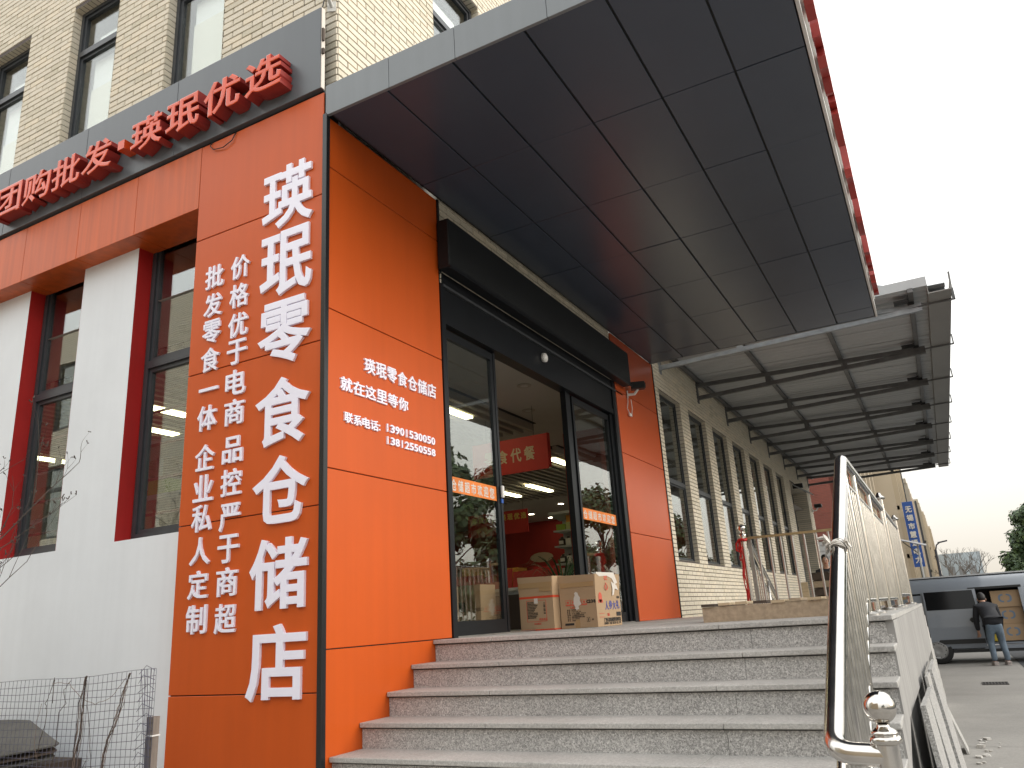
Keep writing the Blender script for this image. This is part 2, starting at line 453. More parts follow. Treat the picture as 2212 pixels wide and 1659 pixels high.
BRICKS = []   # (score, wall part, pos, frame) candidates for single brick objects
BV = []
def brick_box(mb, fn, a, b, c, d, out_, bv):
    """a..b along the wall, c..d up, proud by out_ of the mortar sheet"""
    n = len(mb.v)
    ch = 0.004
    p = [fn(a, c, 0), fn(b, c, 0), fn(b, d, 0), fn(a, d, 0), fn(a+ch, c+ch, -out_), fn(b-ch, c+ch, -out_), fn(b-ch, d-ch, -out_), fn(a+ch, d-ch, -out_)]
    mb.v += [tuple(q) for q in p]
    for q in ((4,5,6,7),(0,1,5,4),(1,2,6,5),(2,3,7,6),(3,0,4,7)): mb.face([n+i for i in q]); mb.bv.append(bv)
    mb.has_bv = True
def project(p):
    d = Vector(p)-CAM; z = d.dot(fw)
    if z < 0.3: return None
    return (1106+1683.12*d.dot(rx)/z, 829.5+1683.12*d.dot(dn)/z, z)
CH, BL, JT = 0.0675, 0.25, 0.0085
def bricks(fn, nrm, u0, u1, z0, z1, openings, wall, cand=True, flip=False):
    rest = MB(); rest.has_bv = True
    k0 = int(math.floor(z0/CH)); k1 = int(math.ceil(z1/CH))
    for k in range(k0, k1):
        c = k*CH+JT/2; d = (k+1)*CH-JT/2
        if d < z0+0.01 or c > z1-0.01: continue
        c, d = max(c, z0), min(d, z1)
        iv = [(u0, u1)]
        for o in openings:
            if o[2] < d-0.005 and o[3] > c+0.005: iv = sub(iv, (o[0], o[1]))
        off = (k % 2)*BL/2
        i0 = int(math.floor((u0-off)/BL))-1; i1 = int(math.ceil((u1-off)/BL))+1
        for i in range(i0, i1):
            a, b = i*BL+off+JT/2, (i+1)*BL+off-JT/2
            for p, q in iv:
                aa, bb = max(a, p), min(b, q)
                if bb-aa < 0.025: continue
                bvv = rnd.random()
                pr = 0.0075+rnd.random()*0.003
                if cand and bb-aa > BL-JT-0.001 and d-c > CH-JT-0.001:
                    ctr = Vector(fn((aa+bb)/2, (c+d)/2, 0)); pj = project(ctr)
                    if pj and 3 < pj[0] < 2209 and 3 < pj[1] < 1656 and visible(ctr, wall):
                        dv = (CAM-ctr); sc = abs(dv.dot(nrm))/dv.length**3
                        BRICKS.append((sc, wall, fn, aa, bb, c, d, pr, bvv, rest)); continue
                brick_box(rest, fn, aa, bb, c, d, pr, bvv)
    return rest
def visible(ctr, wall): return True
def visible(ctr, wall):
    if ctr.z > 5.75:
        d = ctr-CAM
        for zz in (5.47, 5.74):
            p = CAM + d*((zz-CAM.z)/d.z)
            if 0 < p.x < 7.9 and -3.5 < p.y < 0.0: return False
        t = (-0.04-CAM.x)/d.x; p = CAM+d*t
        if 0.0 < p.y < 6 and 5.7 < p.z < 6.55 and ctr.x < 0.2: return False
    return True

# ================================================================== the setting
GZ = 0.0
PZ = 1.45      # platform
SOF = 5.47     # soffit
g = MB(); g.quad((-60, -60, 0), (420, -60, 0), (420, 60, 0), (-60, 60, 0)); obj('ground', g, 'concrete', kind='structure')
# concrete slabs of the yard: joints are thin recessed strips between sheets laid on the ground
slab = MB()
xs_ = [-12, -8, -4, 0, 3.0, 6.05, 8.30, 11.0, 15.0, 19.0, 23, 27]
for a, b in zip(xs_, xs_[1:]):
    for c, d in ((-4.62, -0.02), (-9.2, -4.64)):
        if c < -5 and b > 9: continue
        slab.quad((a+0.006, c, 0.004), (b-0.006, c, 0.004), (b-0.006, d, 0.004), (a+0.006, d, 0.004))
obj('yard_pavement', slab, 'concrete', kind='structure')
rd = MB(); rd.quad((9.0, -13, 0.004), (300, -13, 0.004), (300, -4.7, 0.004), (9.0, -4.7, 0.004))
rd.quad((-60, -13, 0.004), (8.98, -13, 0.004), (8.98, -9.25, 0.004), (-60, -9.25, 0.004))
obj('road', rd, 'asphalt', kind='structure')
vg = MB(); vg.quad((-60, -40, 0.006), (300, -40, 0.006), (300, -13.2, 0.006), (-60, -13.2, 0.006)); obj('verge', vg, 'soil', kind='structure')
kb = MB(); kb.box(-60, 300, -13.2, -13.0, 0, 0.13); obj('kerb', kb, 'concrete', kind='structure')
pl_ = MB(); pl_.quad((-1.1, 0.02, 0.006), (0.15, 0.02, 0.006), (0.15, 9, 0.006), (-1.1, 9, 0.006)); obj('planting_bed', pl_, 'soil', kind='structure')

# ------------------------------------------------------------------ shop building
BX = 0.13
bld = empty('shop_building', (0, 0, 0), label='cream brick shop building with orange cladding and dark framed windows', cat='building')
upB = [(1.38+1.62*k, 2.19+1.62*k, 6.10, 8.46) for k in range(5)]
upA = [(1.62+1.75*k, 2.62+1.75*k, 6.10, 8.55) for k in range(13)]
loA = [(8.20+1.75*k, 9.42+1.75*k, 2.31, 5.12) for k in range(7)]
bigdoor = (21.0, 24.5, PZ-0.4, 5.16)
loB = [(1.55+1.66*k, 2.42+1.66*k, 2.39, 5.60) for k in range(5)]
HT = 11.0
RESTS = []
def brick_part(name, fn, nrm, u0, u1, z0, z1, ops, mat='brick', mort='mortar', parent=None, cand=True):
    parent = parent or bld
    w = obj(name, wall_mb(fn, u0, u1, z0, z1, ops), mort, parent)
    r = bricks(fn, nrm, u0, u1, z0, z1, ops, w, cand)
    RESTS.append((r, w, mat)); return w, r
wB, rB = brick_part('brick_wall', fB(BX), Vector((-1, 0, 0)), 0.0, 8.4, 5.62, HT, upB)
wA, rA = brick_part('brick_wall', fA(0.0), Vector((0, -1, 0)), BX, 7.9, 5.62, HT, upA)
wC, rC = brick_part('brick_wall', fA(0.0), Vector((0, -1, 0)), 7.92, 25.4, 0.0, HT, loA+[bigdoor]+[o for o in upA if o[0] > 7.92])
wD, rD = brick_part('brick_wall', fA(0.012), Vector((0, -1, 0)), 1.59, 6.055, 4.6, 5.62, [])
# brick reveals round each opening
def reveal(fn, op, depth, r, wall_mb_, low=True, top=True):
    a, b, c, d = op
    for (u, sgn) in ((b, -1), (a, 1)):
        p = [fn(u, c, 0), fn(u, c, depth), fn(u, d, depth), fn(u, d, 0)]
        wall_mb_.quad(*p)
        k = int(math.floor(c/CH))
        while k*CH < d:
            z0 = max(c, k*CH+JT/2); z1 = min(d, (k+1)*CH-JT/2); k += 1
            if z1-z0 < 0.01: continue
            n = len(r.v)
            e_ = 0.006*sgn
            r.v += [tuple(q) for q in (fn(u+e_, z0, -0.006), fn(u+e_, z0, depth), fn(u+e_, z1, depth), fn(u+e_, z1, -0.006), fn(u, z0, 0), fn(u, z0, depth), fn(u, z1, depth), fn(u, z1, 0))]
            bv = rnd.random()
            for q in ((0,1,2,3),(4,5,1,0),(3,2,6,7)): r.face([n+i for i in q]); r.bv.append(bv)
    if top:
        wall_mb_.quad(fn(a, d, 0), fn(b, d, 0), fn(b, d, depth), fn(a, d, depth))
        x = a
        while x < b-0.01:
            x1 = min(b, x+CH); n = len(r.v); bv = rnd.random()*0.6
            r.v += [tuple(q) for q in (fn(x+JT/2, d-0.006, -0.006), fn(x1-JT/2, d-0.006, -0.006), fn(x1-JT/2, d-0.006, depth), fn(x+JT/2, d-0.006, depth))]
            r.face((n, n+1, n+2, n+3)); r.bv.append(bv); x = x1
    if low:
        n = len(r.v); wall_mb_.quad(fn(a, c, 0), fn(b, c, 0), fn(b, c+0.03, depth), fn(a, c+0.03, depth))
        x = a
        while x < b-0.01:
            x1 = min(b, x+CH); n = len(r.v); bv = rnd.random()*0.7
            r.v += [tuple(q) for q in (fn(x+JT/2, c+0.004, -0.008), fn(x1-JT/2, c+0.004, -0.008), fn(x1-JT/2, c+0.036, depth), fn(x+JT/2, c+0.036, depth))]
            r.face((n, n+1, n+2, n+3)); r.bv.append(bv); x = x1
revm = MB()
for o in upB[:5]: reveal(fB(BX), o, 0.14, rB, revm)
for o in upA[:4]: reveal(fA(0), o, 0.14, rA, revm)
for o in loA: reveal(fA(0), o, 0.115, rC, revm)
reveal(fA(0), bigdoor, 0.5, rC, revm, low=False)
obj('reveal_lining', revm, 'mortar', bld, kind='stuff')
# roof, back and ends
sh = MB()
sh.box(BX+0.16, 25.38, 0.16, 14, HT-0.1, HT+0.25)
sh.quad((25.4, 0, 0), (25.4, 14, 0), (25.4, 14, HT), (25.4, 0, HT))
sh.quad((BX, 14, 0), (25.4, 14, 0), (25.4, 14, HT), (BX, 14, HT))
sh.quad((BX, 8.4, 0), (BX, 14, 0), (BX, 14, HT), (BX, 8.4, HT))
obj('rear_wall', sh, 'beige_wall', bld)
pp = MB(); pp.box(BX-0.03, 25.43, -0.05, 0.12, HT, HT+0.35); pp.box(BX-0.03, BX+0.12, 0.12, 14, HT, HT+0.35); obj('parapet', pp, 'sign_grey', bld)

# windows: frame with its panes
def window(fn, op, depth, transom, gm, fr=0.05, inner=0.035, parent=None, blind=None, mullion=None, fd=0.06):
    a, b, c, d = op; f = MB()
    def bar(u0, u1, z0, z1, dd0, dd1):
        p = fn(u0, z0, dd0); q = fn(u1, z1, dd1); f.box(p[0], q[0], p[1], q[1], p[2], q[2])
    d0, d1 = depth-fd, depth
    bar(a, a+fr, c, d, d0, d1); bar(b-fr, b, c, d, d0, d1)
    bar(a+fr, b-fr, c, c+fr, d0, d1); bar(a+fr, b-fr, d-fr, d, d0, d1)
    if transom: bar(a+fr, b-fr, transom-0.035, transom+0.035, d0-0.006, d1)
    # inner sash
    spans = [(c+fr, transom-0.035), (transom+0.035, d-fr)] if transom else [(c+fr, d-fr)]
    for s0, s1 in spans:
        i0 = d0+0.018
        bar(a+fr, a+fr+inner, s0, s1, i0, d1); bar(b-fr-inner, b-fr, s0, s1, i0, d1)
        bar(a+fr+inner, b-fr-inner, s0, s0+inner, i0, d1); bar(a+fr+inner, b-fr-inner, s1-inner, s1, i0, d1)
    w = obj('window', f, 'window_frame', parent or bld)
    for s0, s1 in spans:
        g_ = MB(); p = fn(a+fr+inner, s0+inner, depth-0.022); q = fn(b-fr-inner, s1-inner, depth-0.016)
        g_.box(p[0], q[0], p[1], q[1], p[2], q[2]); obj('pane', g_, gm, w)
    if blind:
        for (bu0, bu1, bz0, bz1, bm, dd) in blind:
            g_ = MB(); p = fn(bu0, bz0, dd); q = fn(bu1, bz1, dd+0.006); g_.box(p[0], q[0], p[1], q[1], p[2], q[2]); obj('blind', g_, bm, w)
    return w
for i, o in enumerate(upB):
    a, b, c, d = o; T = 7.88
    bl = [(a+0.06, b-0.2, T+0.02, d-0.32, 'blind_upper', 0.20), (a+0.06, b-0.16, c, T-0.06, 'blind_upper', 0.20), (a+0.07, b-0.16, c, T-0.35-0.1*(i % 3), 'blind', 0.185)]
    window(fB(BX), o, 0.14, T, 'glass_upper', blind=bl)
for i, o in enumerate(upA[:5]):
    a, b, c, d = o
    window(fA(0), o, 0.14, 7.88, 'glass_upper', blind=[(a+0.05, b-0.22, c, d-0.3, 'blind_upper', 0.20)])
for i, o in enumerate(loA):
    window(fA(0), o, 0.115, 3.62, 'glass_window', fr=0.042, inner=0.025, fd=0.045)
# dark upper rooms
dk = MB(); dk.quad((BX+0.6, 0.6, 5.8), (BX+0.6, 9, 5.8), (BX+0.6, 9, 9), (BX+0.6, 0.6, 9)); dk.quad((0.6, 0.6, 5.8), (24, 0.6, 5.8), (24, 0.6, 9), (0.6, 0.6, 9))
obj('upper_partition', dk, 'interior_white', bld)

# ---- lower side wall, white paint with red reveals
XW, XF = 0.19, 0.34
ww = wall_mb(fB(XW), 0.02, 8.4, 0.0, 5.62, loB)
obj('white_wall', ww, 'white_wall', bld)
rv = MB()
for a, b, c, d in loB:
    for u in (a, b): rv.quad((XW-0.001, u, c), (XF, u, c), (XF, u, d), (XW-0.001, u, d))
    rv.quad((XW, a, c), (XW, b, c), (XF, b, c+0.004), (XF, a, c+0.004), 1)
obj('red_reveal', rv, ['red_paint', 'white_wall'], bld)
for o in loB:
    window(fB(0.22), (o[0]+0.004, o[1]-0.004, o[2]+0.015, 5.5), XF-0.22+0.06, 3.97, 'glass_window')
# thin lintel behind the orange band
# ---- orange cladding: pillar, band
def panel(x0, x1, y0, y1, z0, z1, mat, w=0.003):
    m = MB().box(x0, x1, y0, y1, z0, z1); o = obj('cladding_panel', m, mat, bld); bevel(o, w, 1); return o
G = 0.0035
zsB = [0.0, 1.194, 2.388, 3.580, 4.776, 5.70]
for a, b in zip(zsB, zsB[1:]): panel(0.0, 0.17, 0.028, 1.412, a+G, b-G, 'orange')
zsA = [0.0, 1.452, 2.647, 3.838, 5.025, SOF]
for a, b in zip(zsA, zsA[1:]): panel(0.032, 1.555, 0.0, 0.12, a+G, b-G, 'orange')
bk = MB().box(0.012, 0.165, 0.02, 1.40, 0.01, 5.69); bk.box(0.03, 1.5, 0.012, 0.115, 0.01, SOF); obj('panel_joint_backing', bk, 'joint_black', bld)
ys = [1.416, 2.25, 3.08, 3.95, 4.85, 5.75, 6.65, 7.55, 8.4]
for a, b in zip(ys, ys[1:]): panel(0.0, XW+0.16, a+G*0.6, b-G*0.6, 5.10, 5.70, 'orange_band')
ct = MB().box(-0.014, 0.031, -0.014, 0.027, 0.0, SOF+0.01); ct.box(-0.022, -0.0145, -0.022, 0.02, 0.0, SOF); bevel(obj('corner_trim', ct, 'black_trim', bld), 0.003, 1)
# orange panels to the right of the door
zsR = [PZ, 2.60, 3.70, 4.62, SOF]
for a, b in zip(zsR, zsR[1:]): panel(6.06, 7.90, -0.02, 0.12, a+G, b-G, 'orange_far')
ct = MB().box(7.90, 7.935, -0.03, 0.01, PZ, SOF); obj('edge_trim', ct, 'black_trim', bld)
ct = MB().box(1.556, 1.585, -0.012, 0.05, 4.70, SOF); obj('edge_trim', ct, 'black_trim', bld)

# ---- sign board with channel letters
sb = empty('sign_board', (-0.03, 0.04, 5.72), label='long dark grey sign board with raised red channel letters on the side wall', cat='sign')
yb = [0.04, 1.75, 3.05, 4.35, 5.65, 6.95, 8.2]
for a, b in zip(yb, yb[1:]):
    o = obj('board_panel', MB().box(-0.03, 0.022, a+0.002, b-0.002, 5.725, 6.52), 'sign_grey', sb); bevel(o, 0.004, 2)
obj('edge_strip', MB().box(-0.026, 0.012, 0.033, 0.0395, 5.73, 6.515), 'paper_torn', sb)
obj('gap_strip', MB().box(0.02, 0.12, 0.04, 8.2, 5.695, 5.727), 'joint_black', sb)
obj('hook', MB().box(-0.03, -0.01, 0.015, 0.032, 6.18, 6.30).box(-0.03, -0.012, 0.012, 0.034, 6.05, 6.10), 'wood_dark', sb)
for ch, y0, y1 in (('选', 0.745, 0.335), ('优', 1.235, 0.800), ('珉', 1.71, 1.285), ('瑛', 2.18, 1.755), ('发', 2.885, 2.44), ('批', 3.345, 2.91), ('购', 3.82, 3.37), ('团', 4.28, 3.85)):
    m = glyph_mb(ch, 0.022, 'B', (-0.031, y0, 5.815), y0-y1, 0.335, 0.13, sides=True)
    obj('letter', m, ['letter_red', 'letter_red_side'], sb)
obj('dot', MB().box(-0.16, -0.031, 2.27, 2.36, 5.93, 6.02), 'letter_red', sb)

# ---- lettering on the pillar
L1 = empty('pillar_lettering', (-0.02, 0.37, 1.13), label='column of big white raised characters on the orange corner pillar', cat='lettering')
for ch, z1, z0 in (('瑛', 5.165, 4.59), ('珉', 4.585, 4.015), ('零', 4.0, 3.455), ('食', 3.385, 2.845), ('仓', 2.80, 2.29), ('储', 2.22, 1.715), ('店', 1.65, 1.135)):
    obj('letter', glyph_mb(ch, 0.020, 'B', (0.001, 0.640, z0+0.012), 0.525, z1-z0-0.03, 0.022), 'letter_white', L1)
def col(txt, y0, tops, h, label):
    e_ = empty('pillar_lettering', (-0.02, y0-0.1, tops[-1]-h), label=label, cat='lettering')
    for ch, z in zip(txt, tops):
        obj('letter', glyph_mb(ch, 0.015, 'B', (0.001, y0-0.004, z-h+0.006), 0.207, h-0.012, 0.018), 'letter_white', e_)
col('价格优于电商品控严于商超', 0.972, [4.495, 4.25, 4.00, 3.775, 3.53, 3.295, 3.005, 2.76, 2.505, 2.28, 2.05, 1.80], 0.212, 'small white characters in the middle column of the orange pillar, beside the big ones')
col('批发零食一体企业私人定制', 1.262, [4.49, 4.24, 4.01, 3.775, 3.53, 3.30, 2.99, 2.755, 2.53, 2.29, 2.05, 1.81], 0.212, 'small white characters in the column along the pillar edge next to the white wall')
L4 = empty('panel_lettering', (0.8, -0.01, 2.92), label='white raised shop name and phone numbers on the orange panel beside the door', cat='lettering')
def row(txt, x0, x1, z0, z1, dep=0.016, bold=0.016, gap=0.07):
    n = len(txt); cw = (x1-x0)/n
    for i, ch in enumerate(txt):
        wd = cw*(1-gap); zz0, zz1 = z0, z1
        if ch in ':：': wd = cw*0.16; zz0 = z0+0.01; zz1 = z1-0.022
        obj('letter', glyph_mb(ch, bold, 'A', (x0+i*cw, 0.001, zz0), wd, zz1-zz0, dep), 'letter_white', L4)
row('瑛珉零食仓储店', 0.44, 1.43, 3.438, 3.562)
row('就在这里等你', 0.165, 1.01, 3.235, 3.342)
row('联系电话:', 0.207, 0.71, 3.000, 3.080)
row('13901530050', 0.692, 1.388, 3.020, 3.085, bold=0.02, gap=0.14)
row('13812550558', 0.692, 1.388, 2.922, 2.984, bold=0.02, gap=0.14)

# ---- entrance canopy
cp = empty('entrance_canopy', (3.9, -1.7, SOF), label='dark grey panelled entrance canopy over the stairs and door', cat='canopy')
cxs = [0.02, 1.28, 2.52, 3.76, 4.98, 6.20, 7.42, 7.86]
cys = [-0.03, -0.58, -1.165, -1.755, -2.35, -2.93, -3.45]
for i, (a, b) in enumerate(zip(cxs, cxs[1:])):
    for j, (c, d) in enumerate(zip(cys, cys[1:])):
        s = 0.008
        dz = rnd.uniform(-0.003, 0.003)
        o = obj('soffit_panel', MB().box(a+s*0.55, b-s*0.55, d+s, c-s, SOF+dz, SOF+0.02), 'soffit_grey', cp); bevel(o, 0.003, 1)
obj('soffit_backing', MB().box(0.05, 7.84, -3.44, -0.005, SOF+0.021, SOF+0.03), 'joint_black', cp)
fx = [-0.0, -0.62, -1.21, -1.95, -2.7, -3.47]
for a, b in zip(fx, fx[1:]):
    o = obj('fascia_panel', MB().box(-0.012, 0.016, b+0.0015, a-0.0015, SOF-0.012, 5.735), 'fascia_grey', cp); bevel(o, 0.003, 2)
fy = [0.016, 2.0, 4.0, 6.0, 7.87]
for a, b in zip(fy, fy[1:]):
    o = obj('fascia_panel', MB().box(a+0.0015, b-0.0015, -3.478, -3.452, SOF-0.012, 5.735), 'plastic_white', cp); bevel(o, 0.003, 2)
obj('end_fascia', MB().box(7.862, 7.88, -3.45, 0.0, SOF-0.005, 5.735), 'fascia_grey', cp)
obj('top_sheet', MB().box(0.016, 7.86, -3.45, -0.002, 5.70, 5.728), 'sign_grey', cp)
cs = empty('canopy_sign', (4.0, -3.5, 5.5), label='row of large red channel letters on the front edge of the canopy', cat='sign')
xx = 0.35
for ch in '瑛珉零食仓储店':
    obj('letter', glyph_mb(ch, 0.022, 'A', (xx, -3.50, 5.50), 0.78, 0.80, 0.062, sides=True), ['letter_red', 'letter_red_side'], cs); xx += 1.01
obj('mounting_rail', MB().box(0.2, 7.5, -3.499, -3.479, 5.60, 5.64).box(0.2, 7.5, -3.499, -3.479, 6.10, 6.14), 'plastic_white', cs)
obj('support_strut', MB().box(0.3, 0.34, -3.48, -3.44, 5.735, 6.13).box(3.8, 3.84, -3.48, -3.44, 5.735, 6.13).box(7.3, 7.34, -3.48, -3.44, 5.735, 6.13), 'plastic_white', cs)

# ---- shutter box above the door
sx = empty('roller_shutter', (3.95, -0.07, 4.70), label='black roller shutter box above the glass sliding door', cat='shutter')
m = MB().box(1.53, 6.40, -0.14, -0.008, 4.72, 5.22); bevel(obj('housing', m, 'shutter_box', sx), 0.012, 2)
obj('housing_lip', MB().box(1.52, 6.41, -0.152, -0.141, 4.70, 4.735), 'black_frame', sx)
obj('slat_curtain', MB().box(1.60, 6.33, 0.0, 0.03, 4.60, 4.72), 'black_frame', sx)
obj('bottom_bar', MB().box(1.60, 6.33, -0.02, 0.034, 4.575, 4.60), 'window_frame', sx)

# ---- door front
ds = empty('sliding_door', (3.8, 0.05, PZ), label='black framed glass sliding door standing open behind the cartons', cat='door')
fr = MB()
fr.box(1.565, 1.635, -0.01, 0.16, PZ, 4.60); fr.box(5.93, 6.055, -0.01, 0.16, PZ, 4.72)
fr.box(1.635, 5.93, 0.0, 0.14, 4.22, 4.30)
fr.box(5.84, 5.93, 0.03, 0.15, PZ, 4.22)
obj('frame', fr, 'black_frame', ds)
tp = MB().box(1.635, 5.93, 0.01, 0.05, 4.30, 4.58); obj('transom_panel', tp, 'black_frame', ds)
for (a, b, y) in ((1.66, 2.60, 0.055), (4.60, 5.83, 0.055)):
    f = MB(); t = 0.075
    f.box(a, a+0.05, y, y+0.04, PZ+0.01, 4.20); f.box(b-0.05, b, y, y+0.04, PZ+0.01, 4.20)
    f.box(a+0.05, b-0.05, y, y+0.04, PZ+0.01, PZ+0.13); f.box(a+0.05, b-0.05, y, y+0.04, 4.12, 4.20)
    lf = obj('door_leaf', f, 'black_frame', ds)
    obj('pane', MB().box(a+0.05, b-0.05, y+0.016, y+0.024, PZ+0.13, 4.12), 'glass_door', lf)
    st = obj('sticker', MB().box(a+0.05, b-0.05, y+0.011, y+0.0145, 2.675, 2.815), 'sticker_orange', lf)
    wd = (b-a-0.1); tb = MB(); cw = wd/7.4
    for i, ch in enumerate('仓储超市欢迎您'):
        glyph_mb(ch, 0.016, 'A', (a+0.05+0.2*cw+i*cw, y+0.0115, 2.69), cw*0.78, 0.105, 0.003, mb=tb)
    obj('sticker_text', tb, 'pack_white', lf)
obj('guide_post', MB().box(2.605, 2.645, 0.05, 0.12, PZ, 4.22).box(4.42, 4.50, 0.06, 0.13, PZ, 4.22).box(4.515, 4.58, 0.07, 0.14, PZ, 4.22), 'black_frame', ds)
obj('threshold', MB().box(1.64, 5.93, -0.005, 0.16, PZ-0.02, PZ+0.012), 'steel_dull', ds)
lk = MB().box(2.60, 2.64, 0.02, 0.05, 2.71, 2.83); bevel(obj('handle', lk, 'plastic_white', ds), 0.012, 3)
obj('handle_sticker', MB().box(2.602, 2.638, 0.04, 0.052, 2.66, 2.70), 'sign_blue', ds)
sn = MB().lathe(0, 0, [(0.012, -0.055), (0.04, -0.045), (0.055, -0.015), (0.055, 0.015), (0.04, 0.045), (0.012, 0.055)], 16)
sn.v = [(3.73+x, -0.015+y*0.7, 4.45+z) for x, y, z in sn.v]
o = obj('motion_sensor', sn, 'plastic_white', None, smooth=True); tag(o, 'small white dome sensor above the doorway under the shutter box', 'sensor')
# ================================================================== stairs and platform
YE = -3.28
st = empty('entrance_stairs', (1.0, YE/2, 0), label='grey speckled granite stairs and platform up to the shop door', cat='stairs')
NX = [1.275-0.30*i for i in range(9)]
for i in range(9):
    zt = PZ-0.16*i
    if i == 8: zt = max(zt, 0.165)
    x = NX[i]; zb = max(0.0, PZ-0.16*(i+1)-0.03)
    js = [0.0-0.002, -0.735-rnd.uniform(-.01, .01), -2.43-rnd.uniform(-.01, .01), YE+0.01]
    for a, b in zip(js, js[1:]):
        o = obj('riser_slab', MB().box(x+0.028, x+0.055, b+0.0012, a-0.0012, zb, zt-0.039), 'granite', st)
    jt = [0.0-0.002, -0.74-rnd.uniform(-.25, .25), -2.35-rnd.uniform(-.12, .12), YE]
    xe = x+0.345 if i else 8.0
    if i == 0:
        xe = 1.75
    for a, b in zip(jt, jt[1:]):
        o = obj('tread_slab', MB().box(x-0.002, xe, b+0.001, a-0.001, zt-0.03, zt+rnd.uniform(0, 0.0015)), 'granite_top', st); bevel(o, 0.005, 2)
# platform paving
px_ = [1.75, 2.55, 3.35, 4.15, 4.95, 5.75, 6.55, 7.35, 8.0]; py_ = [-0.002, -0.8, -1.6, -2.4, YE]
for a, b in zip(px_, px_[1:]):
    for c, d in zip(py_, py_[1:]):
        obj('paving_slab', MB().box(a+0.0015, b-0.0015, d+0.0015, c-0.0015, PZ-0.03, PZ+rnd.uniform(-0.001, 0.001)), 'granite_top', st)
core = MB()
for i in range(9):
    x = NX[i]; xe = NX[i-1]+0.05 if i else 7.97
    core.box(x+0.066, xe, YE+0.05, -0.004, 0, PZ-0.16*i-0.032)
obj('core', core, 'concrete_dark', st)
# rendered cheek: a strip along the side, its lower edge free above the recess
ckp = [(8.0, YE, 0.86), (8.0, YE, PZ-0.032), (1.30, YE, PZ-0.032)]
for i in range(1, 5):
    ckp += [(NX[i-1]+0.03, YE, PZ-0.16*i-0.0), (NX[i]+0.03, YE, PZ-0.16*i-0.032)]
ckp += [(0.08, YE, 0.60), (1.15, YE, 0.90)]
ck = MB().prism(list(reversed(ckp)), (0, 0.045, 0)); obj('rendered_cheek', ck, 'cement_render', st)
ckl = MB().box(-1.05, 8.0, YE+0.03, YE+0.048, 0, 0.0)
# leaning slabs of left over granite
def lean(x0, x1, ztop, ybot, th, mat, tilt, label, grp=None):
    L = math.hypot(ztop, tilt); nx = 0
    a = Vector((x0, ybot, 0.004)); up = Vector((0, tilt, ztop)).normalized(); n_ = Vector((0, -up.z, up.y))
    pts = [a, a+Vector((x1-x0, 0, 0)), a+Vector((x1-x0+0.01, 0, 0))+up*(L-0.02), a+Vector((0.015, 0, 0))+up*L]
    o = obj('leaning_slab', MB().prism([tuple(p) for p in pts], tuple(n_*th)), mat, label=label, cat='stone slab', group=grp)
    return o
lean(1.35, 2.05, 0.93, -3.40, 0.03, 'granite', 0.07, 'narrow speckled granite slab leaning on the stair side next to the steps')
lean(2.15, 3.15, 0.90, -3.42, 0.03, 'granite', 0.09, 'speckled granite slab leaning between the narrow slab and the widest one')
lean(2.9, 3.55, 0.96, -3.375, 0.02, 'granite_top', 0.05, 'pale stone slab standing behind the speckled leaning slabs')
lean(3.65, 4.85, 0.95, -3.42, 0.03, 'granite', 0.09, 'widest speckled granite slab leaning under the pale rendered cheek')
lean(4.95, 5.65, 0.92, -3.37, 0.03, 'granite_top', 0.05, 'tall pale slab leaning at the far end of the slab row')
lean(5.55, 5.95, 0.42, -3.47, 0.02, 'granite_top', 0.12, 'short pale slab offcut leaning near the rubble on the ground')
for i in range(16):
    x = rnd.uniform(4.6, 6.6); y = rnd.gauss(-3.62, 0.09); s_ = rnd.choice([0.012, 0.018, 0.025, 0.03, 0.05])
    m = MB(); k = rnd.randint(5, 7)
    ra = rnd.uniform(0, 3); pts = [(x+s_*rnd.uniform(.5, 1.3)*math.cos(ra+2*math.pi*j/k), y+s_*rnd.uniform(.4, 1.0)*math.sin(ra+2*math.pi*j/k), 0.006) for j in range(k)]
    m.prism(pts, (rnd.uniform(-.01, .01), rnd.uniform(-.01, .01), s_*rnd.uniform(.3, .7)))
    tag(obj('rubble_piece', m, 'rubble'), 'small broken piece of pale stone on the ground by the leaning slabs', 'rubble', 'rubble by the leaning slabs')
# drain grate
gt = empty('drain_grate', (12.65, -4.03, 0.006), label='rusty iron drain grate set in the concrete yard', cat='drain grate')
gm_ = MB()
gm_.box(12.42, 12.46, -4.24, -3.84, 0.005, 0.014); gm_.box(12.84, 12.88, -4.24, -3.84, 0.005, 0.014)
obj('frame', gm_, 'iron_grate', gt)
for i in range(9): obj('bar', MB().box(12.46, 12.84, -4.24+i*0.048, -4.24+i*0.048+0.02, 0.005, 0.013), 'iron_grate', gt)
obj('pit', MB().box(12.45, 12.85, -4.235, -3.845, 0.0045, 0.0065), 'pit', gt)

# ================================================================== railings
YR = -3.15
rl = empty('stair_railing', (0.2, YR, 0), label='stainless steel stair railing with thick round handrail and ball topped post', cat='railing')
def arc(pts, k=6, r=0.08):
    out_ = [Vector(pts[0])]
    for i in range(1, len(pts)-1):
        p0, p1, p2 = Vector(pts[i-1]), Vector(pts[i]), Vector(pts[i+1])
        a = p1+(p0-p1).normalized()*min(r, (p0-p1).length*.45); b = p1+(p2-p1).normalized()*min(r, (p2-p1).length*.45)
        for j in range(k+1):
            t = j/k; out_.append(a*(1-t)**2+p1*2*t*(1-t)+b*t*t)
    out_.append(Vector(pts[-1])); return out_
KN = (1.38, YR, 2.43); BT = (-0.985, YR, 1.075); SL = (KN[2]-BT[2])/(KN[0]-BT[0])
hr = MB().tube(arc([(-1.0, -3.32, 1.045), (-0.985, YR, 1.045), (-0.93, YR, 1.045+0.04), KN], 7, 0.09)+[Vector((4.83, YR, 2.43))], 0.034, 20)
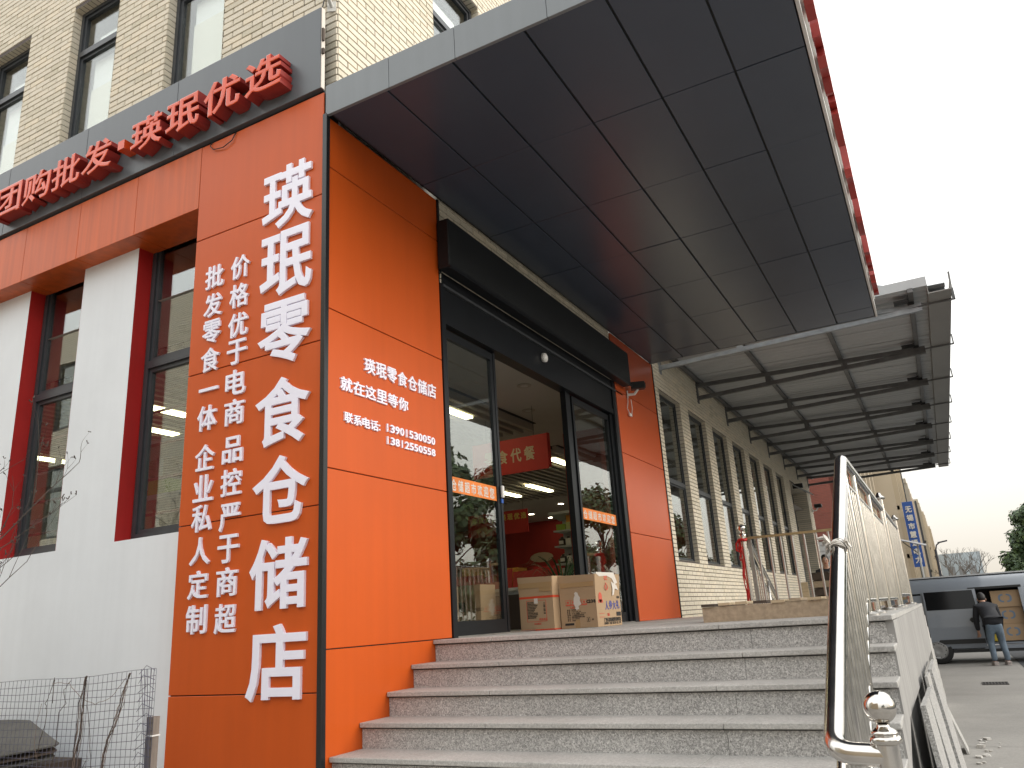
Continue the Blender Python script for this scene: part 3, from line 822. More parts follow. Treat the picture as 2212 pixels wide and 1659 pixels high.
hr = MB().tube(arc([(-1.0, -3.325, 1.05), (-0.985, YR, 1.055), KN, (4.86, YR, 2.43)], 8, 0.075), 0.037, 20)
obj('handrail', hr, 'steel', rl, smooth=True, autos=50)
BPX, BPY = -1.0, -3.32
bp_ = MB().lathe(BPX, BPY, [(0.038, 0.17), (0.038, 1.085)], 24); obj('newel_post', bp_, 'steel', rl, smooth=True, autos=40)
bp_ = MB().lathe(BPX, BPY, [(0.075, 0.165), (0.075, 0.175), (0.05, 0.195), (0.039, 0.2)], 24); obj('base_flange', bp_, 'steel', rl, smooth=True, autos=40)
pr_ = [(0.038, 1.085), (0.050, 1.092), (0.053, 1.101), (0.050, 1.110), (0.040, 1.114), (0.044, 1.119), (0.044, 1.124), (0.036, 1.130), (0.022, 1.140), (0.020, 1.146), (0.024, 1.150)]
obj('cap', MB().lathe(BPX, BPY, pr_, 28), 'steel_polished', rl, smooth=True, autos=60)
bs = MB(); R0 = 0.052; prof = [(max(0.001, R0*math.sin(math.pi*i/20)), 1.2-R0*math.cos(math.pi*i/20)) for i in range(21)]
obj('ball_finial', bs.lathe(BPX, BPY, prof, 36), 'steel_polished', rl, smooth=True)
def zl(x): return BT[2]+SL*(x-BT[0])       # centre line of the sloped handrail
lowr = MB().tube([(-0.93, YR, zl(-0.93)-0.15), (KN[0], YR, KN[2]-0.165), (4.83, YR, KN[2]-0.165)], 0.017, 10); obj('middle_rail', lowr, 'steel', rl, smooth=True, autos=50)
def step_z(x): return PZ+0.10 if x > 1.3 else PZ+0.10-0.5333*(1.3-x)
botr = MB().tube([(-0.95, YR, step_z(-0.95)-0.01), (1.3, YR, PZ+0.09), (4.83, YR, PZ+0.09)], 0.015, 8); obj('bottom_rail', botr, 'steel', rl, smooth=True, autos=50)
xb = -0.86; bi = 0
while xb < 4.8:
    top = (zl(xb) if xb < KN[0] else KN[2])-0.16
    obj('baluster', MB().tube([(xb, YR, step_z(xb)-0.012), (xb, YR, top)], 0.0135, 10, cap=False), 'steel_bal', rl, smooth=True)
    xb += 0.125
for x in (-0.35, 0.55, 1.38, 2.02, 3.3, 4.83):
    zb = PZ if x > 1.27 else PZ-0.16*math.ceil((1.275-x)/0.30)
    zt = (zl(x) if x < KN[0] else KN[2])-0.02
    obj('post', MB().tube([(x, YR, zb), (x, YR, zt)], 0.022 if x < 2 else 0.026, 14), 'steel', rl, smooth=True, autos=50)
    obj('base_flange', MB().lathe(x, YR, [(0.062, zb), (0.062, zb+0.012), (0.045, zb+0.02), (0.03, zb+0.024)], 20), 'steel_dull', rl, smooth=True, autos=40)
# second length of railing at the far part of the platform
r2 = empty('platform_railing', (6.5, YR, PZ), label='stainless railing at the far edge of the platform with capped posts', cat='railing')
for x in (5.2, 8.0):
    obj('post', MB().tube([(x, YR, PZ), (x, YR, 2.56)], 0.034, 16), 'steel', r2, smooth=True, autos=50)
    obj('post_cap', MB().lathe(x, YR, [(0.034, 2.555), (0.055, 2.56), (0.058, 2.575), (0.045, 2.59), (0.03, 2.60), (0.02, 2.625), (0.008, 2.635)], 16), 'steel_polished', r2, smooth=True, autos=50)
    obj('base_flange', MB().lathe(x, YR, [(0.072, PZ), (0.072, PZ+0.012), (0.045, PZ+0.022)], 20), 'steel_dull', r2, smooth=True, autos=40)
obj('top_rail', MB().tube([(5.2, YR, 2.45), (8.0, YR, 2.45)], 0.028, 12), 'steel', r2, smooth=True, autos=50)
obj('bottom_rail', MB().tube([(5.2, YR, PZ+0.12), (8.0, YR, PZ+0.12)], 0.02, 10), 'steel', r2, smooth=True, autos=50)
xb = 5.31
while xb < 7.95:
    obj('baluster', MB().tube([(xb, YR, PZ+0.12), (xb, YR, 2.43)], 0.0125, 8, cap=False), 'steel_bal', r2, smooth=True); xb += 0.135
# gate-like railing across the head of the far flight
r3 = empty('cross_railing', (8.0, -2.1, PZ), label='stainless railing across the far end of the platform with a worn brassy top bar', cat='railing')
obj('top_bar', MB().box(7.98, 8.02, -3.11, -1.13, 2.505, 2.54), 'bar_brass', r3)
obj('bottom_bar', MB().box(7.985, 8.015, -3.11, -1.13, PZ+0.06, PZ+0.09), 'bar_brass', r3)
yb_ = -1.28
while yb_ > -3.1:
    obj('baluster', MB().tube([(8.0, yb_, PZ+0.07), (8.0, yb_, 2.51)], 0.017, 8, cap=False), 'steel_dull', r3, smooth=True); yb_ -= 0.165
# ball post with red ribbon and the rail of the far flight
r4 = empty('far_stair_railing', (8.0, -1.08, 0), label='stainless railing sloping down the far flight from a ball post with a red ribbon', cat='railing')
YQ = -1.075
obj('newel_post', MB().lathe(8.0, YQ, [(0.036, PZ), (0.036, 2.56)], 20), 'steel', r4, smooth=True, autos=40)
obj('cap', MB().lathe(8.0, YQ, [(0.036, 2.555), (0.055, 2.565), (0.055, 2.58), (0.04, 2.595), (0.022, 2.61), (0.022, 2.625)], 20), 'steel_polished', r4, smooth=True, autos=50)
R0 = 0.058; prof = [(max(0.001, R0*math.sin(math.pi*i/16)), 2.675-R0*math.cos(math.pi*i/16)) for i in range(17)]
obj('ball_finial', MB().lathe(8.0, YQ, prof, 28), 'steel_polished', r4, smooth=True)
obj('post', MB().box(8.05, 8.11, YQ-0.10, YQ-0.05, PZ, 2.50), 'steel_dull', r4)
obj('handrail', MB().tube([(8.08, YQ-0.075, 2.45), (10.9, YQ-0.075, 2.45-0.533*2.82)], 0.032, 14), 'steel', r4, smooth=True, autos=50)
obj('middle_rail', MB().tube([(8.08, YQ-0.075, 2.22), (10.9, YQ-0.075, 2.22-0.533*2.82)], 0.018, 8), 'steel', r4, smooth=True, autos=50)
obj('bottom_rail', MB().tube([(8.08, YQ-0.075, 1.56), (10.9, YQ-0.075, 1.56-0.533*2.82)], 0.018, 8), 'steel', r4, smooth=True, autos=50)
xb = 8.2
while xb < 10.85:
    d_ = -0.533*(xb-8.08); obj('baluster', MB().tube([(xb, YQ-0.075, 1.56+d_), (xb, YQ-0.075, 2.22+d_)], 0.0115, 8, cap=False), 'steel_bal', r4, smooth=True); xb += 0.15
for x in (9.0, 10.0, 10.85):
    d_ = -0.533*(x-8.08); obj('post', MB().tube([(x, YQ-0.075, max(0.02, PZ-0.16*math.ceil((x-8.0)/0.3))), (x, YQ-0.075, 2.42+d_)], 0.022, 10), 'steel', r4, smooth=True)
rb = MB()
rb.tube([(7.95+0.06*math.sin(a*1.0), YQ+0.055*math.cos(a), 2.50+0.008*math.sin(3*a)) for a in [i*0.55 for i in range(13)]], [0.02, 0.024, 0.018, 0.022, 0.025, 0.02, 0.02, 0.024, 0.018, 0.02, 0.022, 0.02, 0.018], 6)
for k, (dy, ln) in enumerate(((0.05, 1.0), (0.03, 0.98), (0.06, 0.30))):
    rb.tube([(7.95+0.01*math.sin(i*1.3+k), YQ+dy+0.012*math.sin(i*1.7+k), 2.50-ln*i/8) for i in range(9)], [0.012+0.005*math.sin(i*2.1+k) for i in range(9)], 5)
rb.tube([(7.93, YQ+0.03, 2.52), (7.92, YQ+0.09, 2.45), (7.93, YQ+0.10, 2.36), (7.94, YQ+0.05, 2.32), (7.94, YQ+0.02, 2.40)], 0.016, 6)
tag(obj('ribbon', rb, 'ribbon_red', smooth=True), 'red ribbon knotted round the ball post with long hanging tails', 'ribbon')
fs_ = empty('far_stairs', (9.3, -2.1, 0), label='concrete flight of steps going down from the far end of the platform', cat='stairs')
for i in range(9):
    z = PZ-0.16*(i+1)
    if z > 0.01: obj('step', MB().box(8.0+0.3*i, 8.3+0.3*i, YE, -0.95, 0, z), 'granite_top', fs_)
# plastic wrap tied to the handrail
pf = MB(); c0 = Vector((0.30, YR, zl(0.30)))
dirv = Vector((1, 0, SL)).normalized()
upv_ = Vector((-SL, 0, 1)).normalized()
for k in range(5):
    ring = []
    for i in range(13):
        a = 2*math.pi*i/12; rr = 0.0365+0.004*math.sin(3*a+k*1.7)
        ring.append(c0+dirv*(k*0.012-0.03+0.010*math.sin(2*a+k))+Vector((0, 1, 0))*rr*math.cos(a)+upv_*rr*math.sin(a))
    pf.tube([tuple(p) for p in ring], [0.0035+0.002*math.sin(i*1.9+k) for i in range(13)], 5)
for k, (dy, dz) in enumerate(((0.085, 0.05), (0.075, 0.015), (0.06, -0.02), (0.065, -0.06), (-0.06, -0.01), (-0.05, -0.04))):
    sg = 1 if dy > 0 else -1
    p0 = c0+Vector((rnd.uniform(-.02, .02), 0.03*sg, 0.012)); p3 = c0+Vector((rnd.uniform(-.04, .03), dy, dz))
    rows_ = []
    for q in range(5):
        t = q/4; m_ = p0.lerp(p3, t)+Vector((rnd.uniform(-.006, .006), rnd.uniform(-.006, .006), 0.022*math.sin(math.pi*t)+rnd.uniform(-.005, .005)))
        w_ = 0.006+0.015*math.sin(math.pi*min(1, t*1.2))
        rows_.append((m_+Vector((0.010, rnd.uniform(-.004, .004), -w_)), m_+Vector((-0.012, rnd.uniform(-.004, .004), 0.0)), m_+Vector((0.006, rnd.uniform(-.004, .004), w_))))
    for u, v in zip(rows_, rows_[1:]):
        pf.quad(u[0], v[0], v[1], u[1]); pf.quad(u[1], v[1], v[2], u[2])
tag(obj('plastic_wrap', pf, 'plastic_film'), 'torn clear plastic wrap knotted round the thick handrail', 'plastic wrap')
# ================================================================== side awning over the delivery bay
aw = empty('side_awning', (16.5, -2.2, 5.5), label='corrugated steel awning on bracket frames beyond the entrance canopy', cat='awning')
sm = MB(); n = 0
def za(y): return 5.90+0.022*y
xg = 8.02; prev = None; cols = []
while xg < 26.2:
    ph = ((xg-8.0)/0.19) % 1.0
    cols.append((xg, 0.028 if 0.25 < ph < 0.7 else 0.0)); xg += 0.0475
for (xa, ha), (xb2, hb) in zip(cols, cols[1:]):
    sm.quad((xa, -0.0, za(0)+ha), (xa, -4.42, za(-4.42)+ha), (xb2, -4.42, za(-4.42)+hb), (xb2, 0.0, za(0)+hb))
obj('corrugated_sheet', sm, 'sheet_metal', aw)
for x in [8.9+1.0*i for i in range(17)]:
    obj('sheet_lap', MB().box(x, x+0.012, -4.40, -0.02, za(-4.4)-0.006, za(0)-0.012), 'galvanised_dark', aw) if False else None
lap = MB()
for x in [8.75+0.855*i for i in range(20)]:
    lap.quad((x, -4.4, za(-4.4)-0.004), (x+0.014, -4.4, za(-4.4)-0.004), (x+0.014, -0.02, za(0)-0.004), (x, -0.02, za(0)-0.004))
obj('sheet_lap', lap, 'galvanised_dark', aw)
for y in (-0.09, -1.32, -2.70, -3.96):
    obj('purlin', MB().box(7.95, 26.1, y-0.035, y+0.035, za(y)-0.068, za(y)-0.006), 'galvanised_dark', aw)
BXs = [8.42+2.41*i for i in range(8)]
for i, x in enumerate(BXs):
    mt = 'galvanised' if i == 0 else 'galvanised_dark'
    p = MB()
    def chord(ya, z_a, yb2, z_b, w=0.03, h=0.075):
        p.prism([(x-w, ya, z_a), (x+w, ya, z_a), (x+w, ya, z_a+h), (x-w, ya, z_a+h)], (0, yb2-ya, z_b-z_a))
    chord(-0.02, 5.755, -4.08, 5.645); chord(-0.02, 5.50, -4.08, 5.585)
    p.box(x-0.026, x+0.026, -1.44, -1.34, 5.56, 5.77); p.box(x-0.026, x+0.026, -2.80, -2.72, 5.60, 5.74)
    p.box(x-0.045, x+0.045, -0.03, 0.0, 5.43, 5.86)
    obj('bracket', p, mt, aw)
    obj('gutter_strap', MB().box(x-0.012, x+0.012, -4.52, -4.08, 5.655, 5.68).box(x-0.012, x+0.012, -4.53, -4.51, 5.66, 5.84), 'galvanised_dark', aw)
    obj('clamp', MB().box(x-0.22, x-0.06, -3.92, -3.72, 5.72, 5.745).box(x-0.05, x+0.02, -3.99, -3.90, 5.70, 5.80), 'plastic_black', aw)
obj('gutter', MB().box(8.0, 26.1, -4.48, -4.18, 5.685, 5.70).box(8.0, 26.1, -4.48, -4.47, 5.70, 5.83).box(8.0, 26.1, -4.19, -4.18, 5.70, 5.80), 'gutter', aw)
obj('front_flashing', MB().box(7.98, 8.02, -4.19, -3.3, za(-4.2)+0.0, za(0)+0.05), 'sheet_metal', aw)
obj('gutter_rod', MB().tube([(8.42, -4.5, 5.66), (8.42, -4.52, 6.1)], 0.014, 6), 'galvanised_dark', aw)
obj('brace', MB().tube([(8.15, -3.0, 6.25), (8.5, -4.0, 5.95)], 0.03, 6), 'galvanised', aw)

# ================================================================== security cameras, cables
def cctv(loc, rz, scale, label):
    r = empty('security_camera', loc, rz, label=label, cat='camera')
    s_ = scale
    obj('bracket', MB().box(-0.03*s_, 0.03*s_, -0.012*s_, 0.0, -0.04*s_, 0.04*s_).tube([(0, -0.01*s_, 0.0), (0, -0.08*s_, 0.0), (0, -0.12*s_, 0.05*s_)], 0.014*s_, 10), 'plastic_white', r, local=True, smooth=True, autos=40)
    b_ = obj('housing', MB().box(-0.045*s_, 0.045*s_, -0.20*s_, -0.05*s_, 0.05*s_, 0.13*s_), 'plastic_black', r, local=True); bevel(b_, 0.008*s_, 2)
    l_ = MB().lathe(0, 0, [(0.03*s_, 0), (0.03*s_, 0.008*s_), (0.015*s_, 0.010*s_)], 14); l_.v = [(x, -0.20*s_-z, 0.09*s_+y) for x, y, z in l_.v]
    obj('lens', l_, 'van_glass', r, local=True)
    return r
cctv((6.52, -0.022, 4.63), R(20), 1.35, 'black camera on a white bracket on the orange panel by the shutter box')
tag(obj('camera_cable', MB().tube([(6.50, -0.03, 4.62), (6.44, -0.05, 4.50), (6.40, -0.045, 4.40), (6.46, -0.05, 4.32), (6.56, -0.05, 4.34), (6.60, -0.05, 4.44), (6.56, -0.06, 4.56)], 0.006, 6).box(6.44, 6.54, -0.06, -0.04, 4.295, 4.335), 'plastic_white', smooth=False), 'thin white cable looping below the black camera on the orange panel', 'cable')
cctv((25.2, -0.02, 4.62), R(0), 1.6, 'small dark camera on the far brick corner under the awning')
k_ = cctv((0.115, 0.05, 6.63), R(-65), 1.25, 'white boxed camera on the brick corner above the sign board')
k_.children[1].data.materials[0] = M['plastic_white']
tag(obj('camera_cable', MB().tube([(0.12, 0.14, 7.0), (0.10, 0.12, 6.75), (0.0, 0.06, 6.52), (0.02, 0.05, 6.3)], 0.006, 6), 'cable'), 'black cable running down beside the camera at the brick corner', 'cable')
tag(obj('wire_loop', MB().tube([(-0.005, 1.28, 5.70), (-0.012, 1.30, 5.665), (-0.016, 1.25, 5.61), (-0.02, 1.13, 5.585), (-0.016, 1.03, 5.62), (-0.006, 0.99, 5.70)], 0.0045, 6), 'cable', smooth=True), 'thin black wire hanging in a loop below the sign board', 'wire')
fl = empty('flood_light', (21.6, -0.05, 4.95), label='tilted rectangular flood light over the far delivery door', cat='light')
obj('housing', MB().prism([(21.3, -0.05, 5.05), (21.9, -0.05, 5.05), (21.9, -0.55, 4.72), (21.3, -0.55, 4.72)], (0, 0.03, 0.05)), 'sheet_metal', fl)
obj('bracket', MB().box(21.55, 21.65, -0.3, 0.0, 4.98, 5.12), 'plastic_black', fl)
# far delivery door
dd = MB(); dd.box(21.0, 24.5, 0.45, 0.5, PZ-0.4, 5.16); obj('delivery_door', dd, 'galvanised_dark', bld)
for i in range(3): obj('door_rib', MB().box(21.02, 24.48, 0.43, 0.452, 2.0+i*1.0, 2.06+i*1.0), 'window_frame', bld)
# ================================================================== shop interior
CZ = 4.60
fl_ = MB(); fl_.quad((0.36, 0.16, PZ-0.004), (24.9, 0.16, PZ-0.004), (24.9, 11, PZ-0.004), (0.36, 11, PZ-0.004)); obj('shop_floor', fl_, 'floor_tile', kind='structure')
ce = MB(); ce.quad((0.36, 0.16, CZ), (18.2, 0.16, CZ), (18.2, 11, CZ), (0.36, 11, CZ)); ce.quad((18.2, 0.16, CZ), (24.9, 0.16, CZ), (24.9, 11, CZ), (18.2, 11, CZ))
cei = obj('shop_ceiling', ce, 'interior_ceiling', kind='structure')
iw = MB()
wall_mb(fA(0.155), 0.36, 24.9, PZ, CZ+0.1, [(1.6, 5.95, PZ-1, 4.3)]+[(o[0]-0.05, o[1]+0.05, o[2]-0.05, o[3]+.05) for o in loA]+[(20.9, 24.6, 0, 5.2)], iw)
wall_mb(fA(0.155), 0.36, 24.9, CZ+0.1, 5.6, [(o[0]-0.05, o[1]+0.05, o[2]-0.05, o[3]+.05) for o in loA]+[(20.9, 24.6, 0, 5.2)], iw)
wall_mb(fB(0.405), 0.16, 11, 0.0, 5.6, [(o[0]-0.03, o[1]+0.03, o[2]-0.02, o[3]) for o in loB], iw)
iw.quad((0.36, 11, PZ), (18.2, 11, PZ), (18.2, 11, CZ), (0.36, 11, CZ))
obj('shop_inner_wall', iw, 'interior_white', kind='structure')
bw = MB().quad((18.2, 0.16, PZ), (18.2, 11, PZ), (18.2, 11, CZ), (18.2, 0.16, CZ)); bw.quad((20.6, 0.16, PZ), (20.6, 11, PZ), (20.6, 11, 5.6), (20.6, 0.16, 5.6))
obj('shop_back_wall', bw, 'interior_red', kind='structure')
# the slatted parts of the ceiling
def slats(x0, x1, y0, y1):
    obj('slat_recess', MB().box(x0, x1, y0, y1, CZ-0.012, CZ-0.004), 'slat_gap', cei)
    y = y0+0.05
    while y < y1-0.05:
        obj('slat', MB().box(x0, x1, y, y+0.075, CZ-0.13, CZ-0.013), 'slat', cei); y += 0.19
slats(1.2, 7.0, 1.72, 10.6)
slats(8.75, 13.8, 2.15, 10.6)
obj('bulkhead', MB().box(13.85, 18.15, 0.2, 10.9, CZ-0.10, CZ-0.004), 'interior_ceiling', cei)
# strip lights and downlights
for i, (x, y) in enumerate(((11.5, 4.2), (11.6, 5.1), (4.3, 2.08), (1.65, 4.9), (2.25, 5.83), (2.4, 8.5), (5.0, 4.9), (5.0, 7.2), (11.5, 7.4), (9.2, 2.5), (9.4, 6.2))):
    tag(obj('strip_light', MB().box(x, x+1.2, y-0.06, y+0.06, CZ-0.165, CZ-0.132), 'lamp_tube'), 'glowing strip light on the slatted shop ceiling', 'ceiling light', 'strip lights on the shop ceiling')
for i, (x, y) in enumerate(((15.1, 5.05), (15.2, 6.55), (16.3, 6.55), (17.5, 6.5), (16.4, 5.0), (17.5, 3.5), (15.1, 3.5))):
    d_ = empty('down_light', (x, y, CZ-0.11), label='small round lit downlight in the plain ceiling at the back of the shop', cat='ceiling light', group='downlights at the back')
    obj('trim_ring', MB().lathe(x, y, [(0.10, CZ-0.106), (0.10, CZ-0.100)], 16), 'interior_white', d_)
    obj('bulb', MB().lathe(x, y, [(0.075, CZ-0.112), (0.075, CZ-0.106)], 16), 'lamp_spot', d_)
for i, (x, y) in enumerate(((2.95, 0.55), (6.2, 1.45), (5.0, 0.9), (2.9, 1.2))):
    d_ = empty('down_light', (x, y, CZ-0.01), label='round unlit downlight in the plain ceiling just inside the door', cat='ceiling light', group='unlit downlights by the door')
    obj('trim_ring', MB().lathe(x, y, [(0.10, CZ-0.012), (0.10, CZ-0.002)], 16), 'slat', d_)
    obj('bulb', MB().lathe(x, y, [(0.05, CZ-0.016), (0.05, CZ-0.012)], 16), 'interior_white', d_)
FX = (Vector((0, -1, 0)), Vector((0, 0, 1)), Vector((-1, 0, 0)))
bn = empty('hanging_banner', (6.0, 1.6, 3.63), label='big red banner with cream characters hanging just inside the door', cat='banner')
m = MB().box(6.0, 6.012, 1.09, 2.35, 3.63, 4.15); m.box(6.005, 6.10, 1.085, 1.09, 3.66, 4.16); obj('cloth', m, 'banner_red', bn)
tb = MB()
for i, ch in enumerate('零食代餐'): glyph_mb(ch, 0.02, FX, (5.999, 2.15-0.225*i-0.0, 3.79), 0.18, 0.21, 0.004, mb=tb)
obj('banner_text', tb, 'banner_text', bn)
obj('hanger', MB().box(6.004, 6.008, 1.3, 1.304, 4.15, CZ).box(6.004, 6.008, 2.1, 2.104, 4.15, CZ), 'cable', bn)
bn = empty('hanging_banner', (10.0, 3.9, 3.24), label='red banner with golden characters hanging deeper in the shop', cat='banner')
obj('cloth', MB().box(10.0, 10.012, 3.50, 4.90, 3.25, 3.71), 'banner_red', bn)
tb = MB()
for i, ch in enumerate('年货大街瑛珉优选'): glyph_mb(ch, 0.03, FX, (9.999, 4.80-0.155*i-(0.06 if i > 3 else 0), 3.52), 0.125, 0.13, 0.004, mb=tb)
obj('banner_text', tb, 'banner_gold', bn)
obj('hanger', MB().box(10.004, 10.008, 3.6, 3.604, 3.71, CZ).box(10.004, 10.008, 4.8, 4.804, 3.71, CZ), 'cable', bn)
tag(obj('shop_column', MB().box(8.0, 8.5, 1.05, 1.71, PZ, CZ-0.002), 'column_red'), 'square red column standing inside the shop', 'column')
# picture panels on the back wall, plain generic shapes
pn = empty('wall_mural', (18.15, 6.5, 2.4), label='dark red mural with pale cloud and animal shapes on the back wall', cat='mural')
obj('panel', MB().box(18.12, 18.19, 3.6, 10.0, 3.05, 4.4), 'interior_red', pn)
sh_ = MB()
for cx_, cz_, rr in ((6.2, 3.35, 0.22), (5.8, 3.25, 0.3), (5.3, 3.3, 0.2), (7.2, 3.4, 0.25)):
    sh_.poly([(18.115, cx_+rr*1.6*math.cos(a), cz_+rr*0.6*math.sin(a)) for a in [2*math.pi*i/14 for i in range(14)]])
obj('cloud_shape', sh_, 'banner_text', pn)
obj('plinth', MB().box(17.9, 18.18, 3.6, 10.0, PZ, 3.0), 'interior_white', pn)
# gondola shelf with packs and bottles
gs = empty('display_shelf', (11.2, 3.1, PZ), label='grey gondola shelf stacked with boxes and bottles', cat='shelf')
obj('back_panel', MB().box(11.55, 11.6, 2.3, 3.45, PZ, 3.62), 'shelf_grey', gs)
obj('header', MB().prism([(11.0, 2.3, 3.66), (11.0, 3.52, 3.66), (11.6, 3.52, 3.58), (11.6, 2.3, 3.58)], (0, 0, 0.05)), 'shelf_grey', gs)
for z in (1.75, 2.20, 2.62, 2.98, 3.30): obj('shelf_board', MB().box(11.08, 11.55, 2.3, 3.46, z, z+0.03), 'shelf_grey', gs)
pk = [(3.42, 0.0, 'pack_green', 3.33, .20, .13), (3.20, 0, 'pack_lime', 3.33, .2, .16), (2.97, 0, 'pack_lime', 3.33, .22, .16), (3.18, 0, 'pack_orange', 3.49, .22, .14), (2.95, 0, 'pack_lime', 3.49, .22, .13), (2.72, 0, 'pack_green', 3.33, .2, .2)]
for y, _, mt, z, w_, h_ in pk:
    tag(obj('gift_box', MB().box(11.15, 11.4, y-w_, y, z, z+h_), mt), {'pack_green': 'dark green gift box on the top shelf board', 'pack_lime': 'lime green gift box on the top shelf board', 'pack_orange': 'orange gift box on the top shelf board'}[mt], 'box', 'gift boxes on the shelf '+mt[5:])
for z in (3.01, 2.65, 2.23):
    for i in range(7):
        y = 3.40-i*0.155
        b_ = empty('bottle', (11.22, y-0.06, z), label='small bottle with a white label and dark cap on the shelf', cat='bottle', group='bottles on the shelf')
        bevel(obj('body', MB().box(11.17, 11.28, y-0.12, y, z, z+0.15), 'pack_white' if i % 2 else 'pack_dark', b_), 0.015, 2)
        obj('label_patch', MB().box(11.166, 11.17, y-0.11, y-0.01, z+0.04, z+0.11), 'pack_white', b_)
        obj('cap', MB().lathe(11.22, y-0.06, [(0.03, z+0.15), (0.03, z+0.19)], 10), 'pack_dark', b_)
# counter with red display cards
cn = empty('display_counter', (6.6, 1.9, PZ), label='low white counter edged with red display cards inside the shop', cat='counter')
obj('body', MB().box(5.6, 6.9, 1.0, 3.4, PZ, 1.95), 'shelf_grey', cn)
obj('top', MB().box(5.55, 6.95, 0.95, 3.45, 1.95, 1.99), 'interior_white', cn)
obj('toe_gap', MB().box(5.58, 5.6, 1.05, 3.35, PZ, 1.90), 'pack_dark', cn)
for i in range(5): 
    y = 3.4-i*0.46; obj('display_card', MB().prism([(5.56, y, 1.99), (5.56, y-0.45, 1.99), (5.60, y-0.45, 2.20+0.05*(i % 2)), (5.60, y, 2.16+0.04*((i+1) % 2))], (0.01, 0, 0)), 'interior_red', cn)
for i, (y, h_, mt) in enumerate(((2.5, .22, 'pack_orange'), (1.9, .16, 'pack_orange'), (1.35, .14, 'banner_red'))):
    tag(obj('snack_box', MB().box(5.8, 6.1, y-0.3, y, 1.99, 1.99+h_+0.12), mt), ['tall orange snack box on the counter', 'lower orange snack box on the counter beside the plant', 'red snack box at the end of the counter'][i], 'box')
# potted plant by the counter
pt = empty('potted_plant', (5.0, 0.55, PZ), label='potted spider plant with long arching leaves inside the door', cat='plant')
obj('pot', MB().lathe(5.0, 0.55, [(0.11, PZ), (0.15, PZ+0.30), (0.16, PZ+0.31), (0.14, PZ+0.30)], 18), 'pack_white', pt, smooth=True, autos=40)
lf = MB()
for i in range(70):
    a = rnd.uniform(0, 2*math.pi); L = rnd.uniform(0.35, 0.75); h_ = rnd.uniform(0.25, 0.6); w_ = rnd.uniform(0.008, 0.018)
    d_ = Vector((math.cos(a), math.sin(a), 0)); sd = Vector((-math.sin(a), math.cos(a), 0))*w_
    prevp = None
    for k in range(7):
        t = k/6; p = Vector((5.0, 0.55, PZ+0.30))+d_*L*t+Vector((0, 0, 1))*(h_*1.9*t*(1-0.62*t)*1.4-0.15*t*t)
        q = sd*(1-t*0.9)
        if prevp: lf.quad(prevp[0]-prevp[1], p-q, p+q, prevp[0]+prevp[1])
        prevp = (p, q)
obj('leaf_mass', lf, 'leaf_house', pt)
# cartons on shop floor seen behind the glass
for i, (x, y, w_, d_, h_) in enumerate(((2.1, 0.55, .45, .4, .45), (2.75, 0.42, .3, .3, .47), (2.0, 1.1, .6, .5, .6))):
    tag(obj('carton', MB().box(x, x+w_, y, y+d_, PZ, PZ+h_), 'cardboard_old'), ['closed brown carton on the floor behind the left glass leaf', 'brown carton with black print half hidden behind the open cartons', 'larger brown carton further inside behind the left glass leaf'][i], 'carton')
tb = MB(); flat_text(tb, '黄油', FX, (2.749, 0.70, PZ+0.05), 0.09, 0.002, 0.03); tb.box(2.747, 2.749, 0.45, 0.70, PZ+0.03, PZ+0.045); tb.box(2.747, 2.749, 0.60, 0.69, PZ+0.22, PZ+0.31)
tag(obj('carton_print', tb, 'ink_black', parent=bpy.data.objects['carton.001']), kind=None)
# shelving seen through the side windows
for k, (y0, y1, x) in enumerate(((2.6, 4.4, 1.0), (4.8, 7.4, 1.1))):
    s_ = empty('storage_rack', (x+0.2, (y0+y1)/2, PZ), label=['pale metal rack behind the window nearest the orange pillar', 'pale metal rack behind the window farther from the pillar'][k], cat='rack')
    for z in (1.8, 2.35, 2.9, 3.45): obj('shelf_board', MB().box(x, x+0.45, y0, y1, z, z+0.05), 'shelf_grey', s_)
    for y in (y0, (y0+y1)/2, y1-0.05): obj('upright', MB().box(x, x+0.05, y, y+0.05, PZ, 3.6).box(x+0.4, x+0.45, y, y+0.05, PZ, 3.6), 'shelf_grey', s_)
    for i in range(9):
        yy = rnd.uniform(y0, y1-0.3); z = rnd.choice((1.85, 2.40, 2.95)); mt = rnd.choice(['pack_green', 'pack_orange', 'interior_red', 'pack_lime', 'cardboard_old', 'pack_dark'])
        obj('stored_goods', MB().box(x+0.08, x+0.38, yy, yy+0.25, z, z+rnd.uniform(.15, .35)), mt, s_)
# horizontal safety bars inside the side windows
for i, o in enumerate(loB[:3]):
    s_ = empty('window_grille', (0.47, (o[0]+o[1])/2, 2.4), label='thin horizontal safety bars behind '+['the side window next to the pillar', 'the second side window from the pillar', 'the third side window from the pillar'][i], cat='grille')
    for z in (2.62, 2.93, 3.24, 3.55): obj('bar', MB().box(0.46, 0.475, o[0]-0.02, o[1]+0.02, z, z+0.022), 'grille_bar', s_)

